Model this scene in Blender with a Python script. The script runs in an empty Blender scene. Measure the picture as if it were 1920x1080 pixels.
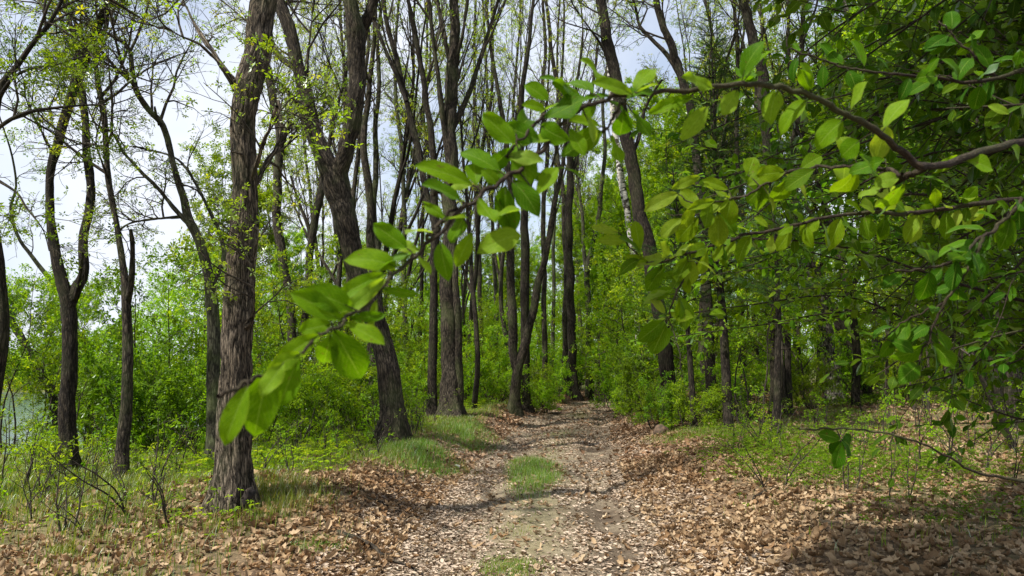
import bpy, math, random
import numpy as np
from mathutils import Vector, noise as mnoise

SC = bpy.context.scene
COL = SC.collection
R = math.radians

# ------------------------------------------------------------------ camera
F = 1423.0                       # focal length in photo pixels (photo 1920 wide)
PITCH = math.atan(140 / F)
CAMZ = 1.6
cam_d = bpy.data.cameras.new('camera')
cam = bpy.data.objects.new('camera', cam_d)
COL.objects.link(cam)
cam.location = (0, 0, CAMZ)
cam.rotation_euler = (R(90) + PITCH, 0, 0)
cam_d.sensor_width = 36
cam_d.lens = 36 * F / 1920
cam_d.clip_start = 0.05
cam_d.clip_end = 2000
cam_d.dof.use_dof = True
cam_d.dof.focus_distance = 9.0
cam_d.dof.aperture_fstop = 10
SC.camera = cam

# ------------------------------------------------------------------ world + sun
SUN_DIR = Vector((-0.55, -0.42, 0.95)).normalized()      # towards the sun
sun_el = math.asin(SUN_DIR.z)
sun_az = math.atan2(SUN_DIR.x, SUN_DIR.y)
W = bpy.data.worlds.new('World')
SC.world = W
W.use_nodes = True
wn, wl = W.node_tree.nodes, W.node_tree.links
wn.clear()
wo = wn.new('ShaderNodeOutputWorld')
bg = wn.new('ShaderNodeBackground')
sky = wn.new('ShaderNodeTexSky')
sky.sky_type = 'NISHITA'
sky.sun_disc = False
sky.sun_elevation = sun_el
sky.sun_rotation = sun_az
sky.air_density = 1.0
sky.dust_density = 2.0
bg.inputs['Strength'].default_value = 0.11
tc = wn.new('ShaderNodeTexCoord')
nz = wn.new('ShaderNodeTexNoise')
nz.inputs['Scale'].default_value = 3.0
nz.inputs['Detail'].default_value = 6
cr = wn.new('ShaderNodeValToRGB')
cr.color_ramp.elements[0].position = 0.40
cr.color_ramp.elements[0].color = (0.40, 0.40, 0.40, 1)
cr.color_ramp.elements[1].position = 0.60
cr.color_ramp.elements[1].color = (1, 1, 1, 1)
mx = wn.new('ShaderNodeMix')
mx.data_type = 'RGBA'
mx.inputs['B'].default_value = (4.9, 5.2, 5.8, 1)          # thin bright cloud
wl.new(tc.outputs['Generated'], nz.inputs['Vector'])
wl.new(nz.outputs['Fac'], cr.inputs['Fac'])
wl.new(cr.outputs['Color'], mx.inputs['Factor'])
wl.new(sky.outputs['Color'], mx.inputs['A'])
wl.new(mx.outputs['Result'], bg.inputs['Color'])
wl.new(bg.outputs['Background'], wo.inputs['Surface'])

sd = bpy.data.lights.new('sun', 'SUN')
sd.energy = 5.0
sd.angle = R(0.9)
sd.color = (1.0, 0.95, 0.86)
so = bpy.data.objects.new('sun', sd)
COL.objects.link(so)
so.rotation_euler = SUN_DIR.to_track_quat('Z', 'Y').to_euler()

SC.view_settings.view_transform = 'Standard'
SC.view_settings.look = 'None'
SC.view_settings.gamma = 1
SC.view_settings.exposure = 0.86
SC.render.resolution_x = 1024
SC.render.resolution_y = 576
SC.cycles.max_bounces = 7
SC.cycles.diffuse_bounces = 3
SC.cycles.transmission_bounces = 4

RNG = np.random.default_rng(11)
random.seed(5)

# ------------------------------------------------------------------ noise
_tab = np.random.default_rng(3).random((64, 64, 64)).astype(np.float32)


def vn3(x, y, z):
    x, y, z = np.broadcast_arrays(np.asarray(x, float), np.asarray(y, float), np.asarray(z, float))
    xi, yi, zi = np.floor(x).astype(int), np.floor(y).astype(int), np.floor(z).astype(int)
    fx, fy, fz = x - xi, y - yi, z - zi
    fx, fy, fz = [f * f * (3 - 2 * f) for f in (fx, fy, fz)]
    out = 0
    for a in (0, 1):
        for b in (0, 1):
            for c in (0, 1):
                w = (fx if a else 1 - fx) * (fy if b else 1 - fy) * (fz if c else 1 - fz)
                out = out + w * _tab[(xi + a) & 63, (yi + b) & 63, (zi + c) & 63]
    return out * 2 - 1


def fb(x, y, z=0.0, o=3):
    s, a, t = 0, 1.0, 0
    for i in range(o):
        s = s + a * vn3(np.asarray(x) * 2 ** i + 7.3 * i, np.asarray(y) * 2 ** i, np.asarray(z) * 2 ** i + 3.1 * i)
        t += a
        a *= 0.5
    return s / t


def sst(a, b, x):
    t = np.clip((np.asarray(x, float) - a) / (b - a), 0, 1)
    return t * t * (3 - 2 * t)


# ------------------------------------------------------------------ terrain
def cx(y):
    y = np.asarray(y, float)
    yy = np.clip(y, 0, 40)
    a = 0.00357 * yy ** 2 + 0.010 * np.clip(yy - 26, 0, 14) ** 2
    return a + np.clip(y - 40, 0, 1e9) * 0.5


LAKE_Z = -1.45


def H(x, y):
    x = np.asarray(x, float)
    y = np.asarray(y, float)
    u = x - cx(y)
    h = 0.05 * fb(x * 0.5, y * 0.5, 1.0) + 0.022 * fb(x * 2.3, y * 2.3, 4.0)
    inp = 1 - sst(1.1, 1.7, np.abs(u))
    rut = np.exp(-((u - 0.78) / 0.22) ** 2) + 0.8 * np.exp(-((u + 0.72) / 0.26) ** 2)
    h = h - 0.115 * rut * (0.6 + 0.4 * fb(x * 1.1, y * 0.7, 9.0)) - 0.04 * inp
    bank = sst(1.25, 2.1, -u + 0.25 * fb(x * 0.9, y * 0.9, 2.0)) * sst(5, 9, y)
    h = h + 0.27 * bank - 0.22 * sst(2.6, 6.5, -u)
    h = h + 0.24 * sst(1.2, 2.6, u + 0.25 * fb(x, y, 5.0)) + 0.058 * np.clip(u - 2, 0, 26)
    # fall to the lake on the left
    lk = sst(6.8, 12.5, -x) * sst(12.5, 19, y) * (1 - sst(75, 90, y)) * (1 - sst(85, 100, -x))
    h = h - 2.4 * lk
    h = h + 0.02 * np.clip(y - 34, 0, 60)*(1-lk)
    # mounds: foot of the big trunk and foot of the crossed trunks
    for mx_, my_, mr, mh in MOUNDS:
        h = h + mh * np.exp(-((x - mx_) ** 2 + (y - my_) ** 2) / mr ** 2)
    return h


MOUNDS = [(-2.9, 8.25, 0.75, 0.13), (0.2, 21.6, 0.8, 0.18)]
SP, CP = math.sin(PITCH), math.cos(PITCH)


def ray(px, py):
    a, b = (px - 960) / F, -(py - 540) / F
    return np.array([a, CP - b * SP, SP + b * CP])


def P(px, py, Y):
    d = ray(px, py)
    return np.array([0, 0, CAMZ]) + d * (Y / d[1])


def hit(px, py):
    d = ray(px, py)
    y = 2.0
    while y < 90:
        p = np.array([0, 0, CAMZ]) + d * (y / d[1])
        if p[2] <= float(H(p[0], p[1])):
            return p
        y += 0.03
    return P(px, py, 90)


def topix(p):
    q = np.array(p) - np.array([0, 0, CAMZ])
    zc = q[1] * CP + q[2] * SP
    yc = -q[1] * SP + q[2] * CP
    if zc < 0.05:
        return -9999, -9999
    return 960 + F * q[0] / zc, 540 - F * yc / zc


# ------------------------------------------------------------------ mesh helpers
def empty(name, loc, label=None, cat=None, group=None):
    o = bpy.data.objects.new(name, None)
    COL.objects.link(o)
    o.location = tuple(float(v) for v in loc)
    o.empty_display_size = 0.2
    tag(o, label, cat, group)
    return o


def tag(o, label=None, cat=None, group=None, kind=None):
    if label:
        o['label'] = label
    if cat:
        o['category'] = cat
    if group:
        o['group'] = group
    if kind:
        o['kind'] = kind
    return o


def mk(name, V, FL, mat, parent=None, smooth=False, attrs=None, loc=None):
    V = np.asarray(V, dtype=np.float32).reshape(-1, 3)
    if parent is not None:
        V = V - np.array(parent_world(parent), dtype=np.float32)
    elif loc is not None:
        V = V - np.array(loc, dtype=np.float32)
    me = bpy.data.meshes.new(name)
    FL = [np.asarray(f, dtype=np.int32) for f in FL if len(f)]
    nl = sum(f.size for f in FL)
    nf = sum(len(f) for f in FL)
    me.vertices.add(len(V))
    me.vertices.foreach_set('co', V.ravel())
    me.loops.add(nl)
    me.loops.foreach_set('vertex_index', np.concatenate([f.ravel() for f in FL]))
    me.polygons.add(nf)
    tot = np.concatenate([np.full(len(f), f.shape[1], np.int32) for f in FL])
    st = np.concatenate([[0], np.cumsum(tot)[:-1]]).astype(np.int32)
    me.polygons.foreach_set('loop_start', st)
    me.polygons.foreach_set('loop_total', tot)
    if smooth:
        me.polygons.foreach_set('use_smooth', np.ones(nf, bool))
    for k, a in (attrs or {}).items():
        a = np.asarray(a, np.float32)
        if a.ndim == 1:
            at = me.attributes.new(k, 'FLOAT', 'POINT')
            at.data.foreach_set('value', a)
        else:
            at = me.attributes.new(k, 'FLOAT_VECTOR', 'POINT')
            at.data.foreach_set('vector', a.ravel())
    me.update(calc_edges=True)
    me.validate()
    if mat:
        me.materials.append(mat)
    o = bpy.data.objects.new(name, me)
    COL.objects.link(o)
    if parent is not None:
        o.parent = parent
    elif loc is not None:
        o.location = tuple(float(v) for v in loc)
    return o


def parent_world(p):
    v = Vector(p.location)
    while p.parent is not None:
        p = p.parent
        v += Vector(p.location)
    return v


def dup(root, loc, rz=0.0, s=1.0, label=None, group=None, tilt=(0, 0)):
    r = root.copy()
    COL.objects.link(r)
    r.location = tuple(float(v) for v in loc)
    r.rotation_euler = (tilt[0], tilt[1], rz)
    r.scale = (s, s, s) if not hasattr(s, '__len__') else s
    if label:
        r['label'] = label
    if group:
        r['group'] = group
    for ch in list(root.children):
        c = ch.copy()
        COL.objects.link(c)
        c.parent = r
        for g in list(ch.children):
            d = g.copy()
            COL.objects.link(d)
            d.parent = c
    return r


def nrm(a):
    return a / np.maximum(np.linalg.norm(a, axis=-1, keepdims=True), 1e-9)


def tubes(polys, sides):
    """polys: list of (pts n x 3, rad n). returns V, F, bk"""
    groups = {}
    for p, r in polys:
        groups.setdefault(len(p), []).append((p, r))
    Vs, Fs, Bs, off = [], [], [], 0
    ang = np.arange(sides) / sides * 2 * np.pi
    for n, L in groups.items():
        Pm = np.array([a for a, b in L], float)
        Rm = np.array([b for a, b in L], float)
        m = len(L)
        T = nrm(np.gradient(Pm, axis=1))
        mt = nrm(Pm[:, -1] - Pm[:, 0])
        ax = np.where(np.abs(mt[:, 2:3]) > 0.7, np.array([[1.0, 0, 0]]), np.array([[0, 0, 1.0]]))
        ref = nrm(np.cross(mt, ax))[:, None, :]
        U = nrm(ref - (ref * T).sum(-1, keepdims=True) * T)
        Wv = np.cross(T, U)
        ca, sa = np.cos(ang), np.sin(ang)
        ring = U[:, :, None, :] * ca[None, None, :, None] + Wv[:, :, None, :] * sa[None, None, :, None]
        V = Pm[:, :, None, :] + ring * Rm[:, :, None, None]
        s = np.concatenate([np.zeros((m, 1)), np.cumsum(np.linalg.norm(np.diff(Pm, axis=1), axis=-1), axis=1)], 1)
        offz = RNG.random((m, 1)) * 20
        B = np.empty((m, n, sides, 3))
        B[..., 0] = ca[None, None, :] * Rm[:, :, None]
        B[..., 1] = sa[None, None, :] * Rm[:, :, None]
        B[..., 2] = (s + offz)[:, :, None]
        base = off + (np.arange(m) * n * sides)[:, None, None]
        i = np.arange(n - 1)[None, :, None] * sides
        j = np.arange(sides)[None, None, :]
        j2 = (j + 1) % sides
        q = np.stack([base + i + j, base + i + j2, base + i + sides + j2, base + i + sides + j], -1).reshape(-1, 4)
        Vs.append(V.reshape(-1, 3))
        Fs.append(q)
        Bs.append(B.reshape(-1, 3))
        off += m * n * sides
    return np.concatenate(Vs), np.concatenate(Fs), np.concatenate(Bs)


def merge(parts):
    V, Fq, B, off = [], [], [], 0
    for v, f, b in parts:
        V.append(v)
        Fq.append(f + off)
        B.append(b)
        off += len(v)
    return np.concatenate(V), np.concatenate(Fq), np.concatenate(B)


def scatter(T, TF, pos, X, Y, Z, s, rnd=None, tuv=None):
    """place template T (k x 3) at pos with axes X,Y,Z and scale s."""
    m, k = len(pos), len(T)
    s = np.asarray(s, float)
    if s.ndim == 1:
        s = np.repeat(s[:, None], 3, 1)
    V = (pos[:, None, :] + (T[None, :, 0:1] * s[:, None, 0:1]) * X[:, None, :]
         + (T[None, :, 1:2] * s[:, None, 1:2]) * Y[:, None, :] + (T[None, :, 2:3] * s[:, None, 2:3]) * Z[:, None, :])
    fl = []
    for f in TF:
        f = np.asarray(f)
        fl.append((f[None] + (np.arange(m) * k)[:, None, None]).reshape(-1, f.shape[1]))
    if rnd is None:
        rnd = RNG.random(m)
    at = {'rnd': np.repeat(rnd, k)}
    if tuv is not None:
        at['luv'] = np.tile(tuv, (m, 1))
    return V.reshape(-1, 3), fl, at


def frames(d, roll=None, upish=0.0):
    """X = direction d, Z = normal, random roll"""
    d = nrm(d)
    m = len(d)
    a = RNG.normal(size=(m, 3))
    if upish:
        a[:, 2] += upish
    Z = nrm(a - (a * d).sum(-1, keepdims=True) * d)
    return d, np.cross(Z, d), Z


# ------------------------------------------------------------------ materials
def newmat(name):
    m = bpy.data.materials.new(name)
    m.use_nodes = True
    nt = m.node_tree
    nt.nodes.clear()
    o = nt.nodes.new('ShaderNodeOutputMaterial')
    return m, nt, o


class N:
    def __init__(s, nt):
        s.nt = nt

    def n(s, t, **k):
        x = s.nt.nodes.new('ShaderNode' + t)
        for a, b in k.items():
            if a.startswith('i_'):
                nm = a[2:].replace('_', ' ')
                x.inputs[nm].default_value = b
            else:
                setattr(x, a, b)
        return x

    def l(s, a, b):
        s.nt.links.new(a, b)

    def ramp(s, fac, stops, interp='LINEAR'):
        x = s.nt.nodes.new('ShaderNodeValToRGB')
        cr_ = x.color_ramp
        cr_.interpolation = interp
        while len(cr_.elements) < len(stops):
            cr_.elements.new(0.5)
        for e, (p, c) in zip(cr_.elements, stops):
            e.position = p
            e.color = (*c, 1) if len(c) == 3 else c
        s.l(fac, x.inputs['Fac'])
        return x.outputs['Color']

    def mix(s, fac, a, b, bt='MIX'):
        x = s.nt.nodes.new('ShaderNodeMix')
        x.data_type = 'RGBA'
        x.blend_type = bt
        for v, i in ((fac, 'Factor'), (a, 'A'), (b, 'B')):
            if hasattr(v, 'links') or hasattr(v, 'is_linked'):
                s.l(v, x.inputs[i])
            else:
                x.inputs[i].default_value = v if i == 'Factor' else (*v, 1)
        return x.outputs['Result']

    def math(s, op, a, b=0.0, clamp=False):
        x = s.nt.nodes.new('ShaderNodeMath')
        x.operation = op
        x.use_clamp = clamp
        for v, i in ((a, 0), (b, 1)):
            if hasattr(v, 'is_linked'):
                s.l(v, x.inputs[i])
            else:
                x.inputs[i].default_value = v
        return x.outputs[0]


def bark_mat(name, dark, light, moss=0.0, sx=26.0, sz=5.0, bump=0.5, fleck=None):
    m, nt, out = newmat(name)
    k = N(nt)
    at = k.n('Attribute', attribute_name='bk')
    mp = k.n('Mapping')
    mp.inputs['Scale'].default_value = (sx, sx, sz)
    k.l(at.outputs['Vector'], mp.inputs['Vector'])
    ns = k.n('TexNoise', i_Scale=1.2, i_Detail=5.0, i_Roughness=0.6)
    k.l(mp.outputs['Vector'], ns.inputs['Vector'])
    ad = k.n('MixRGB')
    ad.blend_type = 'LINEAR_LIGHT'
    ad.inputs['Fac'].default_value = 1.1
    k.l(mp.outputs['Vector'], ad.inputs['Color1'])
    k.l(ns.outputs['Color'], ad.inputs['Color2'])
    vo = k.n('TexVoronoi', feature='DISTANCE_TO_EDGE', i_Scale=1.0)
    k.l(ad.outputs['Color'], vo.inputs['Vector'])
    n2 = k.n('TexNoise', i_Scale=0.7, i_Detail=8.0, i_Roughness=0.7)
    k.l(mp.outputs['Vector'], n2.inputs['Vector'])
    h = k.math('ADD', k.math('MULTIPLY', vo.outputs['Distance'], 1.6), k.math('MULTIPLY', n2.outputs['Fac'], 0.8))
    col = k.ramp(h, [(0.40, dark), (0.62, tuple(0.6 * a + 0.4 * b for a, b in zip(dark, light))), (0.90, light)])
    ng = k.n('TexNoise', i_Scale=1.4, i_Detail=4.0)
    k.l(at.outputs['Vector'], ng.inputs['Vector'])
    col = k.mix(k.ramp(ng.outputs['Fac'], [(0.40, (0, 0, 0)), (0.62, (0.7, 0.7, 0.7))]), col,
                k.mix(1.0, col, (0.62, 0.58, 0.5), 'MULTIPLY'))
    if moss:
        nm = k.n('TexNoise', i_Scale=2.3, i_Detail=6.0)
        k.l(at.outputs['Vector'], nm.inputs['Vector'])
        mf = k.math('MULTIPLY', k.ramp(nm.outputs['Fac'], [(0.48, (0, 0, 0)), (0.66, (1, 1, 1))]), moss)
        col = k.mix(mf, col, (0.10, 0.13, 0.04))
    if fleck:
        nf_ = k.n('TexNoise', i_Scale=fleck[3], i_Detail=3.0)
        mpf = k.n('Mapping')
        mpf.inputs['Scale'].default_value = (1, 1, fleck[4])
        k.l(at.outputs['Vector'], mpf.inputs['Vector'])
        k.l(mpf.outputs['Vector'], nf_.inputs['Vector'])
        col = k.mix(k.ramp(nf_.outputs['Fac'], [(0.52, (0, 0, 0)), (0.57, (1, 1, 1))]), col, fleck[:3])
    b = k.n('BsdfPrincipled', i_Roughness=0.92)
    b.inputs['Specular IOR Level'].default_value = 0.2
    k.l(col, b.inputs['Base Color'])
    bp = k.n('Bump', i_Strength=bump, i_Distance=0.03)
    k.l(h, bp.inputs['Height'])
    k.l(bp.outputs['Normal'], b.inputs['Normal'])
    k.l(b.outputs['BSDF'], out.inputs['Surface'])
    return m


def leaf_mat(name, cols, trans=0.5, tcol=None, gloss=0.12, veins=False, tmul=1.7):
    m, nt, out = newmat(name)
    k = N(nt)
    at = k.n('Attribute', attribute_name='rnd')
    oi = k.n('ObjectInfo')
    f = k.math('FRACT', k.math('ADD', at.outputs['Fac'], k.math('MULTIPLY', oi.outputs['Random'], 0.35)))
    f = at.outputs['Fac']
    col = k.ramp(f, [(i / (len(cols) - 1), c) for i, c in enumerate(cols)])
    hs = k.n('HueSaturation')
    k.l(col, hs.inputs['Color'])
    k.l(k.math('ADD', 0.485, k.math('MULTIPLY', oi.outputs['Random'], 0.03)), hs.inputs['Hue'])
    k.l(k.math('ADD', 0.85, k.math('MULTIPLY', oi.outputs['Random'], 0.3)), hs.inputs['Value'])
    col = hs.outputs['Color']
    nrmsock = None
    if veins:
        uv = k.n('Attribute', attribute_name='luv')
        sp = k.n('SeparateXYZ')
        k.l(uv.outputs['Vector'], sp.inputs['Vector'])
        av = k.math('ABSOLUTE', sp.outputs['Y'])
        w = k.math('SUBTRACT', k.math('MULTIPLY', sp.outputs['X'], 9.0), k.math('MULTIPLY', av, 3.2))
        w = k.math('ABSOLUTE', k.math('SUBTRACT', k.math('FRACT', w), 0.5))
        side = k.math('SUBTRACT', 1.0, k.math('MULTIPLY', w, 9.0), True)
        midr = k.math('SUBTRACT', 1.0, k.math('MULTIPLY', av, 16.0), True)
        vein = k.math('MAXIMUM', k.math('MULTIPLY', side, 0.45), midr)
        ns = k.n('TexNoise', i_Scale=9.0, i_Detail=5.0)
        k.l(uv.outputs['Vector'], ns.inputs['Vector'])
        col = k.mix(k.ramp(ns.outputs['Fac'], [(0.35, (0, 0, 0)), (0.7, (1, 1, 1))]), col, k.mix(1.0, col, (0.62, 0.72, 0.5), 'MULTIPLY'))
        g3 = k.n('NewGeometry')
        n9 = k.n('TexNoise', i_Scale=170.0, i_Detail=2.0)
        k.l(g3.outputs['Position'], n9.inputs['Vector'])
        col = k.mix(k.ramp(n9.outputs['Fac'], [(0.70, (0, 0, 0)), (0.74, (0.8, 0.8, 0.8))]), col, (0.10, 0.06, 0.02))
        col = k.mix(k.math('MULTIPLY', vein, 0.6), col, (0.22, 0.33, 0.06))
        edge = k.math('MULTIPLY', k.math('SUBTRACT', av, 0.82, True), 3.0, True)
        eg = k.math('MULTIPLY', edge, k.ramp(at.outputs['Fac'], [(0.35, (0, 0, 0)), (0.6, (1, 1, 1))]))
        col = k.mix(k.math('MULTIPLY', eg, 0.35), col, (0.16, 0.10, 0.015))
        bp = k.n('Bump', i_Strength=0.35, i_Distance=0.002)
        bp.invert = True
        k.l(vein, bp.inputs['Height'])
        nrmsock = bp.outputs['Normal']
    d = k.n('BsdfDiffuse')
    t = k.n('BsdfTranslucent')
    g = k.n('BsdfGlossy', i_Roughness=0.5)
    g.inputs['Color'].default_value = (0.8, 0.85, 0.8, 1)
    k.l(col, d.inputs['Color'])
    tm = k.mix(1.0, col, tcol or (tmul * 1.25, tmul * 1.15, tmul * 0.35), 'MULTIPLY')
    k.l(tm, t.inputs['Color'])
    a = k.n('MixShader', i_Fac=trans)
    k.l(d.outputs[0], a.inputs[1])
    k.l(t.outputs[0], a.inputs[2])
    fr = k.n('Fresnel', i_IOR=1.38)
    b = k.n('MixShader')
    k.l(k.math('MULTIPLY', fr.outputs[0], gloss * 2.2), b.inputs['Fac'])
    k.l(a.outputs[0], b.inputs[1])
    k.l(g.outputs[0], b.inputs[2])
    if nrmsock:
        for x in (d, t, g):
            k.l(nrmsock, x.inputs['Normal'])
    k.l(b.outputs[0], out.inputs['Surface'])
    return m


M_BARK_BIG = bark_mat('bark_big', (0.006, 0.0045, 0.003), (0.22, 0.18, 0.135), 0.15, 34, 5.0, 0.9)
M_BARK_DARK = bark_mat('bark_dark', (0.006, 0.0045, 0.0035), (0.055, 0.044, 0.032), 0.12, 30, 6, 0.7)
M_BARK = bark_mat('bark_grey', (0.006, 0.0045, 0.0035), (0.088, 0.072, 0.053), 0.22, 30, 6, 0.6)
M_BARK_GREEN = bark_mat('bark_mossy', (0.012, 0.011, 0.007), (0.09, 0.09, 0.058), 0.5, 30, 6, 0.6)
M_BIRCH = bark_mat('bark_birch', (0.30, 0.29, 0.27), (0.72, 0.70, 0.66), 0.0, 3, 30, 0.2, (0.04, 0.035, 0.03, 5.0, 2.2))
M_BIRCHOLD = bark_mat('bark_old_birch', (0.02, 0.018, 0.016), (0.13, 0.11, 0.10), 0.1, 20, 6, 0.6, (0.13, 0.12, 0.10, 16.0, 0.5))
M_TWIG = bark_mat('twig', (0.02, 0.016, 0.012), (0.085, 0.07, 0.055), 0.1, 60, 12, 0.2)
M_STEM = bark_mat('green_stem', (0.016, 0.011, 0.008), (0.06, 0.045, 0.03), 0.3, 240, 60, 0.4)

M_LEAF_SPRING = leaf_mat('leaf_spring', [(0.20, 0.26, 0.012), (0.15, 0.25, 0.012), (0.27, 0.27, 0.02)], 0.55)
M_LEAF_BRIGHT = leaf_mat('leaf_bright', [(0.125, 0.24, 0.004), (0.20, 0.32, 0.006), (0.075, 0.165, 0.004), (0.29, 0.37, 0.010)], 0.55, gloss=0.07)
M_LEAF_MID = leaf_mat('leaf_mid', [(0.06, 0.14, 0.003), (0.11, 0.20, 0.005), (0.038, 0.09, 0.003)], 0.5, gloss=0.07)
M_LEAF_DARK = leaf_mat('leaf_dark', [(0.025, 0.07, 0.007), (0.045, 0.105, 0.009), (0.03, 0.08, 0.008)], 0.4)
M_NEEDLE = leaf_mat('needle', [(0.012, 0.035, 0.010), (0.022, 0.055, 0.014)], 0.2, gloss=0.06)
M_NEEDLE_PINE = leaf_mat('needle_pine', [(0.025, 0.065, 0.015), (0.045, 0.10, 0.02)], 0.25, gloss=0.06)
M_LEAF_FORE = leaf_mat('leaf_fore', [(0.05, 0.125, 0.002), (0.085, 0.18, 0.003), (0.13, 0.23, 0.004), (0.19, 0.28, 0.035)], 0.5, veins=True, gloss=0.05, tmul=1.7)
M_LEAF_SHADE = leaf_mat('leaf_shade', [(0.024, 0.068, 0.002), (0.042, 0.10, 0.002), (0.075, 0.145, 0.003)], 0.45, veins=True, gloss=0.05, tmul=1.5)  # darker copy of leaf_fore, shade of the right side put into its colour
M_GRASS = leaf_mat('grass', [(0.07, 0.13, 0.014), (0.12, 0.19, 0.02), (0.16, 0.19, 0.035), (0.28, 0.25, 0.10)], 0.4)
M_GRASS_LUSH = leaf_mat('grass_lush', [(0.06, 0.17, 0.014), (0.09, 0.23, 0.02), (0.13, 0.26, 0.03), (0.26, 0.26, 0.10)], 0.4)
M_LITTER = leaf_mat('litter', [(0.06, 0.037, 0.02), (0.13, 0.08, 0.04), (0.25, 0.155, 0.078), (0.16, 0.105, 0.058), (0.31, 0.22, 0.125), (0.40, 0.30, 0.185), (0.20, 0.135, 0.072), (0.50, 0.41, 0.275)],
                    0.15, tcol=(1.2, 0.9, 0.6), gloss=0.06)
M_CHIP = leaf_mat('chip', [(0.15, 0.11, 0.07), (0.36, 0.285, 0.20), (0.52, 0.44, 0.33), (0.09, 0.06, 0.036), (0.30, 0.24, 0.165)],
                  0.1, tcol=(1.2, 0.9, 0.6), gloss=0.06)


def ground_mat(name, path=False):
    m, nt, out = newmat(name)
    k = N(nt)
    g = k.n('NewGeometry')
    n1 = k.n('TexNoise', i_Scale=1.3, i_Detail=6.0)
    n2 = k.n('TexNoise', i_Scale=9.0, i_Detail=8.0, i_Roughness=0.7)
    n3 = k.n('TexNoise', i_Scale=60.0, i_Detail=4.0)
    vo = k.n('TexVoronoi', i_Scale=17.0)
    ve = k.n('TexVoronoi', feature='DISTANCE_TO_EDGE', i_Scale=17.0)
    dist = k.n('MixRGB')
    dist.blend_type = 'LINEAR_LIGHT'
    dist.inputs['Fac'].default_value = 0.06
    k.l(g.outputs['Position'], dist.inputs['Color1'])
    nd = k.n('TexNoise', i_Scale=14.0, i_Detail=3.0)
    k.l(g.outputs['Position'], nd.inputs['Vector'])
    k.l(nd.outputs['Color'], dist.inputs['Color2'])
    for x in (n1, n2, n3):
        k.l(g.outputs['Position'], x.inputs['Vector'])
    for x in (vo, ve):
        k.l(dist.outputs['Color'], x.inputs['Vector'])
    sp = k.n('SeparateColor')
    k.l(vo.outputs['Color'], sp.inputs['Color'])
    if path:
        leafc = k.ramp(sp.outputs['Red'], [(0, (0.10, 0.07, 0.045)), (0.3, (0.20, 0.155, 0.105)), (0.6, (0.30, 0.24, 0.17)), (1, (0.13, 0.09, 0.055))])
        soil = k.ramp(n2.outputs['Fac'], [(0.3, (0.09, 0.068, 0.044)), (0.55, (0.19, 0.155, 0.105)), (0.75, (0.28, 0.235, 0.165))])
        col = k.mix(k.ramp(n1.outputs['Fac'], [(0.42, (0.15,) * 3), (0.6, (0.8,) * 3)]), soil, leafc)
        at = k.n('Attribute', attribute_name='mud')
        mf = k.math('MULTIPLY', at.outputs['Fac'], k.ramp(n1.outputs['Fac'], [(0.40, (0, 0, 0)), (0.6, (1, 1, 1))]))
        col = k.mix(k.math('MULTIPLY', mf, 0.9), col, (0.055, 0.038, 0.024))
        gr = k.n('Attribute', attribute_name='green')
        col = k.mix(k.math('MULTIPLY', gr.outputs['Fac'], 0.3), col, (0.15, 0.155, 0.05))
    else:
        leafc = k.ramp(sp.outputs['Red'], [(0, (0.05, 0.03, 0.016)), (0.3, (0.12, 0.075, 0.042)), (0.6, (0.22, 0.15, 0.09)), (1, (0.08, 0.05, 0.028))])
        soil = k.ramp(n2.outputs['Fac'], [(0.35, (0.06, 0.042, 0.025)), (0.65, (0.15, 0.10, 0.06))])
        col = k.mix(k.ramp(n1.outputs['Fac'], [(0.35, (0.35,) * 3), (0.55, (0.95,) * 3)]), soil, leafc)
        gr = k.n('Attribute', attribute_name='green')
        gf = k.math('MULTIPLY', gr.outputs['Fac'], k.ramp(n2.outputs['Fac'], [(0.35, (0.25,) * 3), (0.6, (1, 1, 1))]))
        col = k.mix(gf, col, (0.075, 0.095, 0.025))
    b = k.n('BsdfPrincipled', i_Roughness=0.9)
    b.inputs['Specular IOR Level'].default_value = 0.25
    k.l(col, b.inputs['Base Color'])
    hh = k.math('ADD', k.math('ADD', k.math('MULTIPLY', ve.outputs['Distance'], 0.8), k.math('MULTIPLY', sp.outputs['Green'], 0.7)),
                k.math('ADD', k.math('MULTIPLY', n2.outputs['Fac'], 1.2), k.math('MULTIPLY', n3.outputs['Fac'], 0.5)))
    bp = k.n('Bump', i_Strength=0.8, i_Distance=0.025)
    k.l(hh, bp.inputs['Height'])
    k.l(bp.outputs['Normal'], b.inputs['Normal'])
    k.l(b.outputs['BSDF'], out.inputs['Surface'])
    return m


M_GROUND = ground_mat('forest_floor')
M_PATH = ground_mat('path_earth', True)


def simple_mat(name, c1, c2, scale, rough=0.9, bump=0.4):
    m, nt, out = newmat(name)
    k = N(nt)
    tc_ = k.n('TexCoord')
    n1 = k.n('TexNoise', i_Scale=scale, i_Detail=6.0)
    k.l(tc_.outputs['Object'], n1.inputs['Vector'])
    b = k.n('BsdfPrincipled', i_Roughness=rough)
    k.l(k.ramp(n1.outputs['Fac'], [(0.35, c1), (0.65, c2)]), b.inputs['Base Color'])
    bp = k.n('Bump', i_Strength=bump, i_Distance=0.02)
    k.l(n1.outputs['Fac'], bp.inputs['Height'])
    k.l(bp.outputs['Normal'], b.inputs['Normal'])
    k.l(b.outputs[0], out.inputs['Surface'])
    return m


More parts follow.
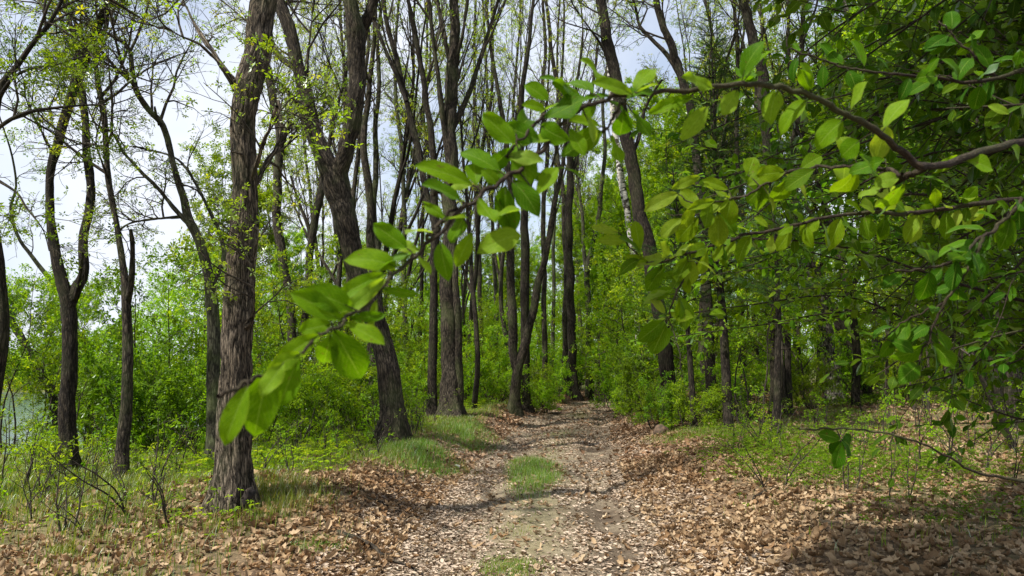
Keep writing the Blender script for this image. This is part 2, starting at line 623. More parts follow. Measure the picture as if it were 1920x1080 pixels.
M_STONE = simple_mat('stone', (0.38, 0.36, 0.32), (0.6, 0.57, 0.52), 14)
M_HOLLOW_SHADE = simple_mat('hollow_shade', (0.008, 0.006, 0.005), (0.03, 0.02, 0.014), 20)  # near-black colour stands in for the shade inside the hollow
mw, ntw, ow = newmat('lake_water')
kw = N(ntw)
bw = kw.n('BsdfPrincipled', i_Roughness=0.08)
bw.inputs['Base Color'].default_value = (0.10, 0.14, 0.15, 1)
bw.inputs['Specular IOR Level'].default_value = 1.0
gw = kw.n('NewGeometry')
nw = kw.n('TexNoise', i_Scale=2.2, i_Detail=4.0)
kw.l(gw.outputs['Position'], nw.inputs['Vector'])
bpw = kw.n('Bump', i_Strength=0.35, i_Distance=0.08)
kw.l(nw.outputs['Fac'], bpw.inputs['Height'])
kw.l(bpw.outputs['Normal'], bw.inputs['Normal'])
kw.l(bw.outputs[0], ow.inputs['Surface'])
M_WATER = mw

# ------------------------------------------------------------------ ground, path, lake
PW = 1.32
us = np.concatenate([-np.geomspace(300, 7.2, 46), np.arange(-7.08, -PW - 0.01, 0.08), [-PW], np.arange(-PW + 0.06, PW - 0.01, 0.06), [PW],
                     np.arange(PW + 0.08, 8.0, 0.08), np.geomspace(8.1, 300, 50)])
us = np.unique(np.round(us, 4))
ys = np.concatenate([-np.geomspace(60, 1, 12), np.arange(-0.5, 3, 0.3), np.arange(3.0, 16, 0.07), np.arange(16, 34, 0.14), np.geomspace(34.2, 400, 60)])
UU, YY = np.meshgrid(us, ys, indexing='ij')
XX = UU + cx(YY)
ZZ = H(XX, YY)
GV = np.stack([XX, YY, ZZ], -1).reshape(-1, 3)
nu, ny = len(us), len(ys)
I, J = np.meshgrid(np.arange(nu - 1), np.arange(ny - 1), indexing='ij')
q = np.stack([I * ny + J, (I + 1) * ny + J, (I + 1) * ny + J + 1, I * ny + J + 1], -1)
umid = (us[:-1] + us[1:]) / 2
inpath = (np.abs(umid) < PW)[:, None] & (((ys[:-1] + ys[1:]) / 2)[None, :] > -2) & (((ys[:-1] + ys[1:]) / 2)[None, :] < 70)


def sub(mask):
    f = q[mask].reshape(-1, 4)
    used, inv = np.unique(f, return_inverse=True)
    return used, inv.reshape(-1, 4)


def greenness(x, y):
    u = x - cx(y)
    g = sst(1.9, 2.9, -u + 0.5 * fb(x * 0.8, y * 0.8, 6.0)) * (0.45 + 0.55 * sst(6, 10, y))
    g2 = sst(2.2, 4.0, u + 0.8 * fb(x * 0.7, y * 0.7, 8.0)) * 0.45
    return np.clip(g + g2, 0, 1)


used, f = sub(~inpath)
gx, gy = GV[used, 0], GV[used, 1]
ground = mk('ground', GV[used], [f], M_GROUND, smooth=True, attrs={'green': np.clip(greenness(gx, gy) + sst(30, 60, np.hypot(gx, gy)), 0, 1)})
tag(ground, 'leaf strewn forest floor on both sides of the track', kind='structure')
used, f = sub(inpath)
gx, gy = GV[used, 0], GV[used, 1]
gu = gx - cx(gy)
mud = 1.3 * np.exp(-((gu - 0.82) / 0.34) ** 2) + 0.35 * np.exp(-((gu + 0.7) / 0.3) ** 2)
grn = np.exp(-(gu / 0.35) ** 2) * sst(0.1, 0.5, fb(gx * 0.9, gy * 0.5, 3.3) + 0.35)
path = mk('path', GV[used], [f], M_PATH, smooth=True, attrs={'mud': np.clip(mud, 0, 1), 'green': grn})
tag(path, 'two rut dirt track curving away to the right through the wood', kind='structure')
lv = np.array([(-160, 12, LAKE_Z), (-8.3, 12, LAKE_Z), (-8.3, 88, LAKE_Z), (-160, 88, LAKE_Z)], float)
lake = mk('lake_water', lv, [np.array([[0, 1, 2, 3]])], M_WATER)
tag(lake, 'pale lake water glinting behind the trees at far left', kind='structure')

# ------------------------------------------------------------------ leaf templates
T_SIMPLE = np.array([(0, 0, 0), (0.45, 0.27, 0.06), (1, 0, -0.05), (0.45, -0.27, 0.06)], float)
TF_SIMPLE = [np.array([[0, 1, 2], [0, 2, 3]])]


def cluster_template(n, rng, L=1.0, flat=0.6):
    V, Fc = [], []
    for i in range(n):
        a = i / n * 2 * math.pi + rng.normal() * 0.4
        d = np.array([math.cos(a), math.sin(a), rng.normal() * flat * 0.5])
        d /= np.linalg.norm(d)
        s = np.cross(d, [0, 0, 1.0]) + np.array([0, 0, rng.normal() * 0.3])
        s /= np.linalg.norm(s)
        l_ = L * rng.uniform(0.7, 1.1)
        o = d * 0.12
        b = len(V)
        up = np.array([0, 0, 0.08])
        V += [o, o + d * l_ * 0.55 + s * l_ * 0.23 + up, o + d * l_ - up * 2, o + d * l_ * 0.55 - s * l_ * 0.23 + up]
        Fc += [[b, b + 1, b + 2], [b, b + 2, b + 3]]
    return np.array(V), [np.array(Fc)]


_r = np.random.default_rng(1)
CL5 = cluster_template(5, _r)
CL4 = cluster_template(4, _r, 1.0, 1.2)


def leaf_grid(nx=9, ny_=4, wmax=0.30, bend=0.18, fold=0.16, wave=0.0, shp=1.15, seed=0):
    """ovate leaf: x along, y across, z normal"""
    rg = np.random.default_rng(seed)
    V, UV = [], []
    for i in range(nx + 1):
        t = i / nx
        w = wmax * (math.sin(math.pi * min(1, t ** shp)) ** 0.68) if 0 < t < 1 else 0.004
        zc = -bend * (t ** 2) + 0.04 * math.sin(t * 3)
        for j in range(-ny_, ny_ + 1):
            v = j / ny_
            y = w * v
            z = zc + fold * abs(y) + wave * math.sin(t * 9 + (1.5 if v > 0 else 0)) * v * v * 0.3
            ser = 0.006 * (i % 2) * (abs(v) > 0.99) * (1 if v > 0 else -1)
            V.append((t, y + ser, z))
            UV.append((t, v, 0))
    Fc = []
    m = 2 * ny_ + 1
    for i in range(nx):
        for j in range(m - 1):
            Fc.append([i * m + j, (i + 1) * m + j, (i + 1) * m + j + 1, i * m + j + 1])
    return np.array(V), [np.array(Fc)], np.array(UV, float)


LG = [leaf_grid(10, 4, 0.31, 0.16, 0.18, 0.10, 1.2), leaf_grid(10, 4, 0.34, 0.34, 0.08, 0.22, 1.05), leaf_grid(10, 4, 0.28, 0.02, 0.32, 0.12, 1.3),
      leaf_grid(10, 4, 0.30, -0.15, 0.12, 0.25, 1.1), leaf_grid(10, 4, 0.33, 0.5, 0.2, 0.15, 1.2)]
LGS = [leaf_grid(5, 2, 0.31, 0.2, 0.2, 0, 1.2), leaf_grid(5, 2, 0.35, 0.4, 0.1, 0.1, 1.0), leaf_grid(5, 2, 0.27, 0.0, 0.3, 0.1, 1.3), leaf_grid(5, 2, 0.30, -0.15, 0.15, 0.2, 1.1)]


# ------------------------------------------------------------------ tree growth
def resamp(pts, rad, n):
    pts = np.array(pts, float)
    rad = np.array(rad, float)
    m = len(pts)
    t = np.linspace(0, m - 1, n)
    i = np.clip(np.floor(t).astype(int), 0, m - 2)
    f = (t - i)[:, None]
    g = lambda a, k: a[np.clip(k, 0, m - 1)]
    p0, p1, p2, p3 = g(pts, i - 1), g(pts, i), g(pts, i + 1), g(pts, i + 2)
    q_ = 0.5 * ((2 * p1) + (-p0 + p2) * f + (2 * p0 - 5 * p1 + 4 * p2 - p3) * f ** 2 + (-p0 + 3 * p1 - 3 * p2 + p3) * f ** 3)
    return q_, np.interp(t, np.arange(m), rad)


def limb(p, d, L, n, wig, up, rg):
    d = d / np.linalg.norm(d)
    pts = [np.array(p, float)]
    st = L / (n - 1)
    for i in range(n - 1):
        d = d + rg.normal(size=3) * wig + np.array([0, 0, up])
        d /= np.linalg.norm(d)
        pts.append(pts[-1] + d * st)
    return np.array(pts)


def rotdir(t, ang, rg):
    a = rg.normal(size=3)
    a = a - a.dot(t) * t
    a /= np.linalg.norm(a)
    return t * math.cos(ang) + a * math.sin(ang)


def sprout(pts, rad, lvl, par, out, tips, rg, t0=0.2):
    """grow side branches on a limb. par: per level (count, length, angle, n, wiggle, up)"""
    if lvl >= len(par):
        return
    cnt, L, ang, n, wig, up = par[lvl]
    m = len(pts)
    cnt = max(1, int(cnt * rg.uniform(0.8, 1.2)))
    for kk in range(cnt):
        t = t0 + (1 - t0) * (kk + rg.random()) / cnt
        x = t * (m - 1)
        i = min(int(x), m - 2)
        f = x - i
        p = pts[i] * (1 - f) + pts[i + 1] * f
        r = rad[i] * (1 - f) + rad[i + 1] * f
        T = pts[i + 1] - pts[i]
        T = T / (np.linalg.norm(T) + 1e-9)
        d = rotdir(T, ang * rg.uniform(0.7, 1.25), rg)
        l_ = L * (1 - 0.45 * t) * rg.uniform(0.6, 1.25)
        pp = limb(p, d, l_, n, wig, up, rg)
        r0 = min(r * 0.72, 0.012 * l_ + 0.003)
        rr = np.linspace(r0, max(0.0022, r0 * 0.28), n)
        out.append((lvl, pp, rr))
        if lvl == len(par) - 1:
            tips.append(pp)
        sprout(pp, rr, lvl + 1, par, out, tips, rg, 0.15)


def leaves_on(tips, per, size, tmpl, rg, spread=0.05, ups=1.2, sizev=0.3):
    tmax = max(len(t_) for t_ in tips)
    tips = [t_ for t_ in tips if len(t_) == tmax] if len({len(t_) for t_ in tips}) == 1 else [resamp(t_, np.ones(len(t_)), 4)[0] for t_ in tips]
    tp = np.array(tips)
    m, n, _ = tp.shape
    k = int(m * per)
    a = rg.integers(0, m, k)
    t = rg.uniform(0.25, 1.0, k) * (n - 1)
    i = np.clip(t.astype(int), 0, n - 2)
    f = (t - i)[:, None]
    p = tp[a, i] * (1 - f) + tp[a, i + 1] * f + rg.normal(size=(k, 3)) * spread
    d = rg.normal(size=(k, 3))
    d[:, 2] -= 0.15
    X, Y, Z = frames(d, upish=ups)
    s = size * (1 + sizev * rg.normal(size=k)).clip(0.5, 1.7)
    # leaf tone clumped by position, dark clumps standing in for shadow gaps
    rn = np.clip(0.5 + 0.45 * fb(p[:, 0] * 0.9, p[:, 1] * 0.9, p[:, 2] * 0.9) + 0.22 * rg.normal(size=k), 0, 1)
    return scatter(tmpl[0], tmpl[1], p, X, Y, Z, s, rn)


def wood_parts(root, trunk_polys, out, mat, twigmat=None, sides=10, disp=0.0, trunkside=None, limbs=None):
    """builds 'trunk' and 'branches' parts"""
    V, Fq, B = tubes(trunk_polys, trunkside or sides)
    if disp:
        n = disp_bark(V, B, trunk_polys, trunkside or sides)
        V = V + n * disp
        # root lobes at the foot of the first limb
        n0 = len(trunk_polys[0][0]) * (trunkside or sides)
        v0 = V[:n0].reshape(-1, trunkside or sides, 3)
        c0 = v0.mean(1, keepdims=True)
        o0 = v0 - c0
        hh = (c0[..., 2] - v0[0, :, 2].mean())
        r0_ = trunk_polys[0][1][0]
        an = np.arctan2(o0[..., 1], o0[..., 0])
        lob = np.clip(np.cos(an * 4 + 0.7 * len(trunk_polys)) + 0.35 * np.cos(an * 7 + 1), 0, 2)
        k0 = 0.38 * np.exp(-np.clip(hh - 0.15, 0, 9) / (r0_ * 1.1)) * lob
        V[:n0] = (c0 + o0 * (1 + k0[..., None])).reshape(-1, 3)
    mk('trunk', V, [Fq], mat, root, True, {'bk': B})
    for out in (limbs or [out]):
        if not out:
            continue
        ps = []
        for lv_, sd_ in ((0, 6), (1, 4), (2, 3), (3, 3)):
            L = [(p, r) for l_, p, r in out if l_ == lv_]
            if L:
                ps.append(tubes(L, sd_))
        V, Fq, B = merge(ps)
        mk('branches', V, [Fq], twigmat or mat, root, True, {'bk': B})


def disp_bark(V, B, polys, sides):
    """outward vectors times ridge height, in tube order (all polys share n)"""
    out = np.zeros_like(V)
    groups = {}
    for p, r in polys:
        groups.setdefault(len(p), []).append(p)
    off = 0
    for n, L in groups.items():
        for p in L:
            v = V[off:off + n * sides].reshape(n, sides, 3)
            b = B[off:off + n * sides].reshape(n, sides, 3)
            o = nrm(v - v.mean(1, keepdims=True))
            x, y, z = b[..., 0], b[..., 1], b[..., 2]
            w = fb(x * 9, y * 9, z * 2.0, 2) * 0.35
            a = 1 - np.abs(vn3(x * 26 + w * 3, y * 26 + w * 3, z * 4.2)) * 2
            c = fb(x * 60, y * 60, z * 14, 2)
            big = fb(x * 4 + 9, y * 4, z * 1.2, 2)
            hgt = -0.020 * np.clip(a, 0, 1) ** 1.5 + 0.009 * c + 0.022 * big
            out[off:off + n * sides] = (o * hgt[..., None]).reshape(-1, 3)
            off += n * sides
    return out


TREES = []          # (obj, pixel x, pixel y) landmarks for labels


def traced_tree(name, label, cat, base, limbs, mat, par, leaf=None, per=3, lsize=0.06, seed=1, dY=0.0,
                ext=3.0, n=40, sides=12, disp=0.0, flare=1.35, leafmat=None, t0=0.35, twig=None, group=None, wob=0.25, Y=None):
    """limbs: list of dict/list of (px, py, width_px[, dY]) - the first is the trunk from its foot"""
    rg = np.random.default_rng(seed)
    b = hit(*base) if Y is None else P(base[0], base[1], Y)
    Yb = b[1]
    bz = float(H(b[0], b[1]))
    root = empty(name, (b[0], b[1], bz), label, cat, group)
    polys, outs, tips = [], [], []
    for li, L in enumerate(limbs):
        out = []
        outs.append(out)
        pts, rad = [], []
        for k_, e in enumerate(L['p']):
            yy = Yb + (e[3] if len(e) > 3 else L.get('d', 0) * k_ / (len(L['p']) - 1))
            pts.append(P(e[0], e[1], yy))
            rad.append(e[2] / 2 * yy / F)
        if li == 0:
            pts[0] = np.array([pts[0][0], pts[0][1], bz - 0.15])
        last = pts[-1]
        if L.get('ext', ext) > 0 and L['p'][-1][1] < 60 or L.get('grow'):
            d = nrm(pts[-1] - pts[-2]) + np.array([0, 0, 0.35])
            e_ = limb(last, d, L.get('ext', ext), 5, 0.12, 0.06, rg)[1:]
            pts += list(e_)
            rad += list(np.linspace(rad[-1] * 0.85, 0.012, 4))
        nn = L.get('n', n)
        pp, rr = resamp(pts, rad, nn)
        if wob:
            s_ = np.linspace(0, 1, nn)[:, None] * np.linalg.norm(pp[-1] - pp[0])
            w_ = np.concatenate([fb(s_ * 1.3, li * 3.1 + seed, k2 * 5.0, 3) for k2 in range(3)], 1)
            env = np.minimum(1, np.linspace(0, 6, nn))[:, None] if li == 0 else np.minimum(1, np.linspace(0, 8, nn))[:, None]
            pp = pp + w_ * rr[:, None] * wob * 2 * env
        if li == 0 and flare > 1:
            hgt = pp[:, 2] - bz
            rr = rr * (1 + (flare - 1) * np.exp(-np.clip(hgt, 0, 9) / (rr[0] * 1.4)))
        rr = rr * (1 + 0.07 * fb(np.linspace(0, 14, nn), seed * 1.7, li, 2))
        polys.append((pp, rr))
        if L.get('s', True):
            sprout(pp, rr, 0, L.get('par', par), out, tips, rg, L.get('t0', t0))
    wood_parts(root, polys, None, mat, twig or M_TWIG, sides, disp, limbs=outs)
    if tips and leaf and per:
        V, fl, at = leaves_on(tips, per * 0.5, lsize * 0.85, leaf, rg)
        mk('crown', V, fl, leafmat or M_LEAF_SPRING, root, False, at)
    TREES.append(root)
    return root, polys


# branching presets: (count, length, angle, n points, wiggle, up)
PAR_TOP = [(13, 2.2, 0.75, 7, 0.16, 0.04), (8, 0.95, 0.75, 5, 0.2, 0.03), (7, 0.42, 0.7, 4, 0.25, 0.02)]
PAR_FINE = [(12, 2.2, 0.65, 7, 0.14, 0.07), (6, 0.95, 0.7, 5, 0.2, 0.05), (5, 0.42, 0.7, 4, 0.25, 0.03)]
PAR_STEEP = [(8, 2.6, 0.42, 7, 0.10, 0.05), (7, 1.1, 0.6, 5, 0.16, 0.06), (5, 0.45, 0.7, 4, 0.22, 0.03)]
PAR_SIDE = [(8, 1.1, 0.8, 6, 0.2, 0.02), (7, 0.5, 0.7, 4, 0.25, 0.0), (4, 0.22, 0.7, 3, 0.25, 0.0)]

# --- the big rough trunk, left of the track
big, bigp = traced_tree(
    'oak_tree', 'thickest rough-barked trunk left of the track, with a hollow at its foot', 'tree', (437, 952),
    [dict(p=[(437, 952, 74), (437, 900, 70), (437, 840, 65), (438, 760, 60), (440, 680, 57), (444, 600, 55), (448, 520, 54), (457, 440, 54), (462, 370, 50),
             (459, 300, 46), (457, 240, 47), (460, 190, 52), (466, 160, 60), (474, 125, 56), (484, 80, 54), (495, 20, 52), (508, -60, 48), (515, -160, 42)],
          n=150, t0=0.86, ext=2.5),
     dict(p=[(446, 165, 22), (425, 135, 13), (402, 100, 11), (375, 62, 9), (352, 20, 8), (335, -20, 7)], d=0.8, n=30, par=PAR_SIDE, t0=0.3, ext=1.2),
     dict(p=[(440, 160, 18), (415, 125, 10), (380, 88, 8), (345, 70, 7), (310, 52, 6), (280, 44, 4)], d=-0.6, n=30, par=PAR_SIDE, t0=0.3),
     dict(p=[(470, 360, 16), (488, 330, 12), (500, 305, 11), (520, 275, 9), (527, 235, 7), (522, 190, 5)], d=0.5, n=26, par=PAR_SIDE, t0=0.4),
     dict(p=[(462, 300, 12), (450, 288, 9), (433, 284, 5)], n=8, s=False, d=-0.25),
     dict(p=[(470, 170, 16), (450, 158, 22), (436, 150, 6)], n=10, s=False, d=-0.1),
     dict(p=[(468, 350, 14), (486, 290, 6), (505, 240, 4), (520, 200, 3)], d=-0.5, n=20, par=PAR_SIDE, t0=0.3),
     dict(p=[(455, 620, 20), (472, 600, 10), (478, 560, 7), (474, 500, 5), (482, 450, 4)], d=-0.5, n=20, par=PAR_SIDE, t0=0.3)],
    M_BARK_BIG, PAR_TOP, CL5, 2.2, 0.05, seed=21, sides=72, disp=1.0, flare=1.12, wob=0.12)

# hollow at its foot: dark lens with the opening's shade in its colour
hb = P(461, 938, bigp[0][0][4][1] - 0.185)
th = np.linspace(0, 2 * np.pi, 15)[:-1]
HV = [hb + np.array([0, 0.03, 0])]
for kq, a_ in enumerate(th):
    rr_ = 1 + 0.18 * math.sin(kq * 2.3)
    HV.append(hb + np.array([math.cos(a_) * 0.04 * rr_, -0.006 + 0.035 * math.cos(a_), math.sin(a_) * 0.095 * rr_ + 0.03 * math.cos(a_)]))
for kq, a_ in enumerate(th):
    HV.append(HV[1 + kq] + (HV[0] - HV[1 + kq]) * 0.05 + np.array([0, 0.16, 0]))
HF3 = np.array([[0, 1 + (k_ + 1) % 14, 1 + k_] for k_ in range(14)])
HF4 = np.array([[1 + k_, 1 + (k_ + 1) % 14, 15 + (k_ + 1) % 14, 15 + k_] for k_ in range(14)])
hollow = mk('hollow', np.array(HV), [HF3, HF4], M_HOLLOW_SHADE, big, True)

# --- far left leaning in from outside the frame
traced_tree('edge_tree', 'black bowed trunk cut off by the left edge of the photo', 'tree', (-22, 930),
            [dict(p=[(-22, 930, 34), (-18, 780, 30), (-8, 690, 28), (0, 620, 28), (-4, 540, 26), (-14, 440, 25), (-22, 330, 24), (-14, 240, 20), (0, 170, 15), (28, 130, 11), (60, 82, 9), (95, 38, 7), (120, -10, 6)], t0=0.6),
             dict(p=[(-18, 260, 12), (0, 238, 8), (40, 214, 7), (90, 204, 6), (150, 198, 4), (200, 196, 3)], d=-0.3, par=PAR_SIDE, t0=0.2),
             dict(p=[(-10, 200, 10), (20, 150, 6), (55, 130, 5), (110, 120, 3), (170, 100, 3)], d=-1.0, par=PAR_SIDE, t0=0.2),
             dict(p=[(-18, 330, 8), (30, 360, 4), (50, 390, 4), (80, 430, 2), (92, 470, 2)], d=-0.5, par=PAR_SIDE, t0=0.2)],
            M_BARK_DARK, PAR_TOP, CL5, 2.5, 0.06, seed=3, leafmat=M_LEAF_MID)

# --- forked black tree
traced_tree('forked_tree', 'black tree forking into two bowed limbs beside the lake', 'tree', (131, 888),
            [dict(p=[(131, 888, 36), (128, 820, 31), (127, 740, 28), (128, 660, 27), (129, 600, 28), (124, 560, 27), (108, 500, 21), (98, 440, 19), (92, 370, 18), (96, 310, 18), (112, 250, 18), (134, 190, 19), (152, 130, 19), (172, 70, 18), (206, 10, 16), (240, -50, 14)], n=90, t0=0.6),
             dict(p=[(128, 575, 26), (142, 545, 21), (156, 510, 19), (158, 450, 18), (168, 400, 18), (172, 350, 17), (166, 290, 16), (160, 220, 14), (152, 160, 12), (150, 110, 10), (130, 40, 8), (110, -20, 7)], n=70, d=0.5, t0=0.45),
             dict(p=[(142, 560, 13), (150, 520, 8), (156, 470, 5)], n=16, d=-0.4, s=False),
             dict(p=[(165, 100, 12), (195, 60, 7), (200, 20, 6), (190, -30, 5)], n=16, d=0.4, par=PAR_SIDE),
             dict(p=[(100, 290, 8), (80, 250, 5), (50, 190, 4), (46, 150, 3)], n=16, d=-0.8, par=PAR_SIDE)],
            M_BARK_DARK, PAR_TOP, CL5, 2.2, 0.055, seed=4, sides=20, disp=0.6, leafmat=M_LEAF_MID)

# --- slim tree with pale foot
traced_tree('slim_tree', 'slim wavering tree with a pale foot between forked black tree and thick trunk', 'tree', (228, 898),
            [dict(p=[(228, 898, 27), (230, 830, 23), (235, 760, 21), (237, 690, 20), (237, 610, 18), (236, 550, 17), (226, 480, 14), (215, 410, 13), (206, 350, 12), (200, 290, 11), (196, 230, 10), (186, 170, 9), (180, 110, 7), (184, 60, 5)], n=70, t0=0.45, grow=True, ext=1.5),
             dict(p=[(238, 570, 13), (246, 530, 10), (250, 470, 9), (246, 430, 8)], n=18, d=-0.4, s=False),
             dict(p=[(205, 340, 7), (190, 300, 4), (180, 265, 4), (190, 215, 3), (178, 180, 2)], n=18, d=-0.6, par=PAR_SIDE)],
            M_BARK, PAR_TOP, CL5, 2.0, 0.05, seed=5, sides=14, disp=0.4)

# --- bent tree partly behind the thick trunk
traced_tree('bent_tree', 'crooked tree directly behind the thick trunk, its limbs sweeping left', 'tree', (404, 880),
            [dict(p=[(404, 880, 34), (402, 800, 28), (401, 700, 26), (402, 610, 24), (400, 560, 23), (392, 515, 20), (372, 450, 17), (352, 410, 16), (345, 370, 14), (330, 325, 13), (318, 280, 12), (300, 230, 12), (278, 205, 12), (258, 170, 11), (248, 130, 10), (243, 95, 8), (222, 72, 6), (195, 60, 5)], n=90, t0=0.5, grow=True, ext=1.0),
             dict(p=[(362, 425, 12), (330, 395, 9), (296, 355, 8), (262, 322, 7), (232, 285, 6), (212, 250, 5), (180, 232, 4), (165, 200, 3)], n=50, d=-0.5, par=PAR_SIDE, t0=0.2),
             dict(p=[(345, 405, 8), (310, 408, 6), (275, 412, 5), (240, 420, 4), (215, 440, 3)], n=30, d=0.6, par=PAR_SIDE, t0=0.2),
             dict(p=[(398, 530, 14), (420, 480, 10), (405, 420, 8), (370, 350, 6), (345, 310, 5), (315, 290, 4), (250, 275, 3)], n=40, d=0.8, par=PAR_SIDE, t0=0.3),
             dict(p=[(300, 235, 7), (292, 210, 4), (290, 200, 3)], n=6, d=-0.2, s=False),
             dict(p=[(248, 150, 8), (225, 130, 5), (200, 122, 4), (160, 110, 3)], n=20, d=-0.5, par=PAR_SIDE)],
            M_BARK_GREEN, PAR_TOP, CL5, 2.0, 0.05, seed=6, sides=14, disp=0.4)

# --- leaning log-like tree at left
traced_tree('leaning_tree', 'dark trunk leaning steeply left across the lake view', 'tree', (116, 800),
            [dict(p=[(118, 800, 15), (100, 748, 14), (75, 700, 14), (52, 652, 13), (25, 605, 13), (0, 552, 12), (-30, 490, 10), (-60, 430, 8)], n=40, t0=0.6, grow=True)],
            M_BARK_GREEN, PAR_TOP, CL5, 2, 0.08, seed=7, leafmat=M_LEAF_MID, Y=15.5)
traced_tree('leaning_tree', 'mossy thin trunk leaning left just behind the forked black tree', 'tree', (185, 720),
            [dict(p=[(180, 715, 13), (165, 668, 12), (142, 615, 12), (120, 560, 10), (90, 520, 9), (60, 480, 7), (35, 445, 6), (20, 390, 5), (30, 350, 4)], n=40, t0=0.4, grow=True, par=PAR_SIDE)],
            M_BARK_GREEN, PAR_TOP, CL5, 2, 0.08, seed=8, Y=17.5)

# --- tree right of the thick trunk
traced_tree('slim_tree', 'slim kinked grey tree just right of the thick trunk', 'tree', (556, 800),
            [dict(p=[(556, 800, 24), (553, 720, 20), (550, 640, 18), (546, 570, 18), (536, 510, 18), (526, 450, 18), (520, 390, 17), (519, 330, 16), (523, 280, 17), (518, 220, 16), (508, 160, 14), (496, 110, 12), (485, 60, 10), (478, 0, 8)], n=80, t0=0.5),
             dict(p=[(524, 275, 10), (535, 255, 7), (550, 230, 5), (575, 215, 3)], n=16, d=0.5, par=PAR_SIDE)],
            M_BARK, PAR_TOP, CL5, 2.2, 0.06, seed=9, sides=14, disp=0.5)
traced_tree('slim_tree', 'dark curved thin tree between the kinked grey tree and the V-limbed tree', 'tree', (575, 770),
            [dict(p=[(572, 770, 18), (570, 690, 17), (573, 610, 16), (578, 540, 15), (582, 470, 15), (590, 410, 15), (602, 355, 14), (612, 300, 10), (622, 240, 8), (640, 170, 6), (655, 100, 5)], n=60, t0=0.5, grow=True),
             dict(p=[(583, 480, 9), (578, 430, 6), (560, 380, 5), (545, 330, 4)], n=20, d=0.4, par=PAR_SIDE)],
            M_BARK_DARK, PAR_TOP, CL5, 2.2, 0.06, seed=10, Y=18)

# --- the V limbed tree
traced_tree('forked_tree', 'stout leaning tree with a wide V of two thick limbs, foot above the left bank', 'tree', (738, 828),
            [dict(p=[(738, 828, 52), (736, 770, 45), (727, 700, 42), (715, 640, 41), (700, 580, 40), (682, 530, 39), (664, 480, 39), (652, 430, 42), (640, 380, 46), (628, 335, 46), (606, 290, 34), (590, 250, 30), (578, 205, 29), (568, 150, 27), (556, 100, 26), (540, 50, 26), (524, 0, 25), (510, -60, 20)], n=130, t0=0.72),
             dict(p=[(650, 440, 30), (642, 370, 36), (640, 320, 34), (650, 270, 33), (662, 220, 33), (668, 160, 34), (669, 110, 35), (668, 60, 40), (658, 25, 28), (650, -20, 22), (640, -80, 18)], n=90, d=-0.5, t0=0.75),
             dict(p=[(672, 90, 26), (680, 50, 24), (694, 20, 22), (715, -30, 18), (735, -80, 15)], n=30, d=-0.4, t0=0.5),
             dict(p=[(600, 300, 16), (592, 240, 11), (585, 190, 10), (575, 130, 8), (582, 60, 6), (590, 0, 5)], n=40, d=1.0, t0=0.3),
             dict(p=[(560, 130, 14), (530, 110, 11), (512, 85, 10), (500, 50, 9), (490, 0, 8)], n=26, d=0.7, t0=0.3),
             dict(p=[(578, 210, 12), (545, 180, 7), (530, 160, 5), (515, 150, 3)], n=16, d=-0.6, par=PAR_SIDE),
             dict(p=[(650, 440, 16), (634, 400, 14), (620, 370, 12), (610, 345, 12)], n=14, d=0.3, s=False)],
            M_BARK, PAR_TOP, CL5, 2.0, 0.055, seed=12, sides=40, disp=1.0, twig=M_TWIG)
traced_tree('slim_tree', 'straight thin trunk just right of the V-limbed tree, partly hidden by foreground leaves', 'tree', (700, 800),
            [dict(p=[(702, 800, 20), (700, 700, 18), (702, 600, 17), (698, 500, 16), (694, 400, 16), (688, 330, 15), (682, 260, 13), (690, 180, 11), (700, 90, 9), (705, 0, 7)], n=60, t0=0.5)],
            M_BARK, PAR_FINE, CL5, 1.5, 0.07, seed=13, Y=20)
traced_tree('slim_tree', 'grey slender tree behind the straight thin trunk, forking high up', 'tree', (722, 790),
            [dict(p=[(722, 790, 16), (718, 650, 15), (712, 560, 14), (708, 470, 14), (700, 400, 13), (705, 320, 11), (702, 240, 10), (712, 160, 8), (708, 80, 7), (716, 0, 6)], n=60, t0=0.4)],
            M_BARK_GREEN, PAR_FINE, CL5, 1.5, 0.07, seed=14, Y=23)

# --- twin trunks
traced_tree('twin_trunk_tree', 'stouter right-hand stem of the twin trunks left of the track, broad limbs fanning up', 'tree', (846, 784),
            [dict(p=[(848, 784, 42), (846, 740, 35), (843, 680, 33), (841, 600, 31), (840, 520, 30), (842, 440, 29), (843, 370, 28), (845, 300, 27), (846, 230, 26), (848, 160, 25), (850, 90, 22), (852, 20, 19), (854, -50, 15)], n=110, t0=0.5),
             dict(p=[(858, 778, 22), (860, 700, 17), (858, 600, 15), (853, 500, 12), (850, 420, 10)], n=40, d=-0.15, s=False),
             dict(p=[(848, 240, 14), (868, 200, 10), (884, 160, 10), (900, 110, 9), (916, 60, 8), (935, 0, 7)], n=40, d=0.7, par=PAR_STEEP, t0=0.3),
             dict(p=[(843, 300, 14), (832, 230, 11), (824, 160, 10), (814, 90, 9), (806, 20, 8), (800, -40, 6)], n=40, d=-0.7, par=PAR_STEEP, t0=0.3),
             dict(p=[(846, 130, 12), (836, 80, 9), (825, 30, 8), (815, -30, 6)], n=30, d=0.4, par=PAR_STEEP, t0=0.3),
             dict(p=[(852, 120, 12), (866, 70, 9), (874, 20, 8), (880, -40, 7)], n=30, d=-0.5, par=PAR_STEEP, t0=0.3)],
            M_BARK, PAR_STEEP, CL5, 1.2, 0.06, seed=15, sides=32, disp=0.9)
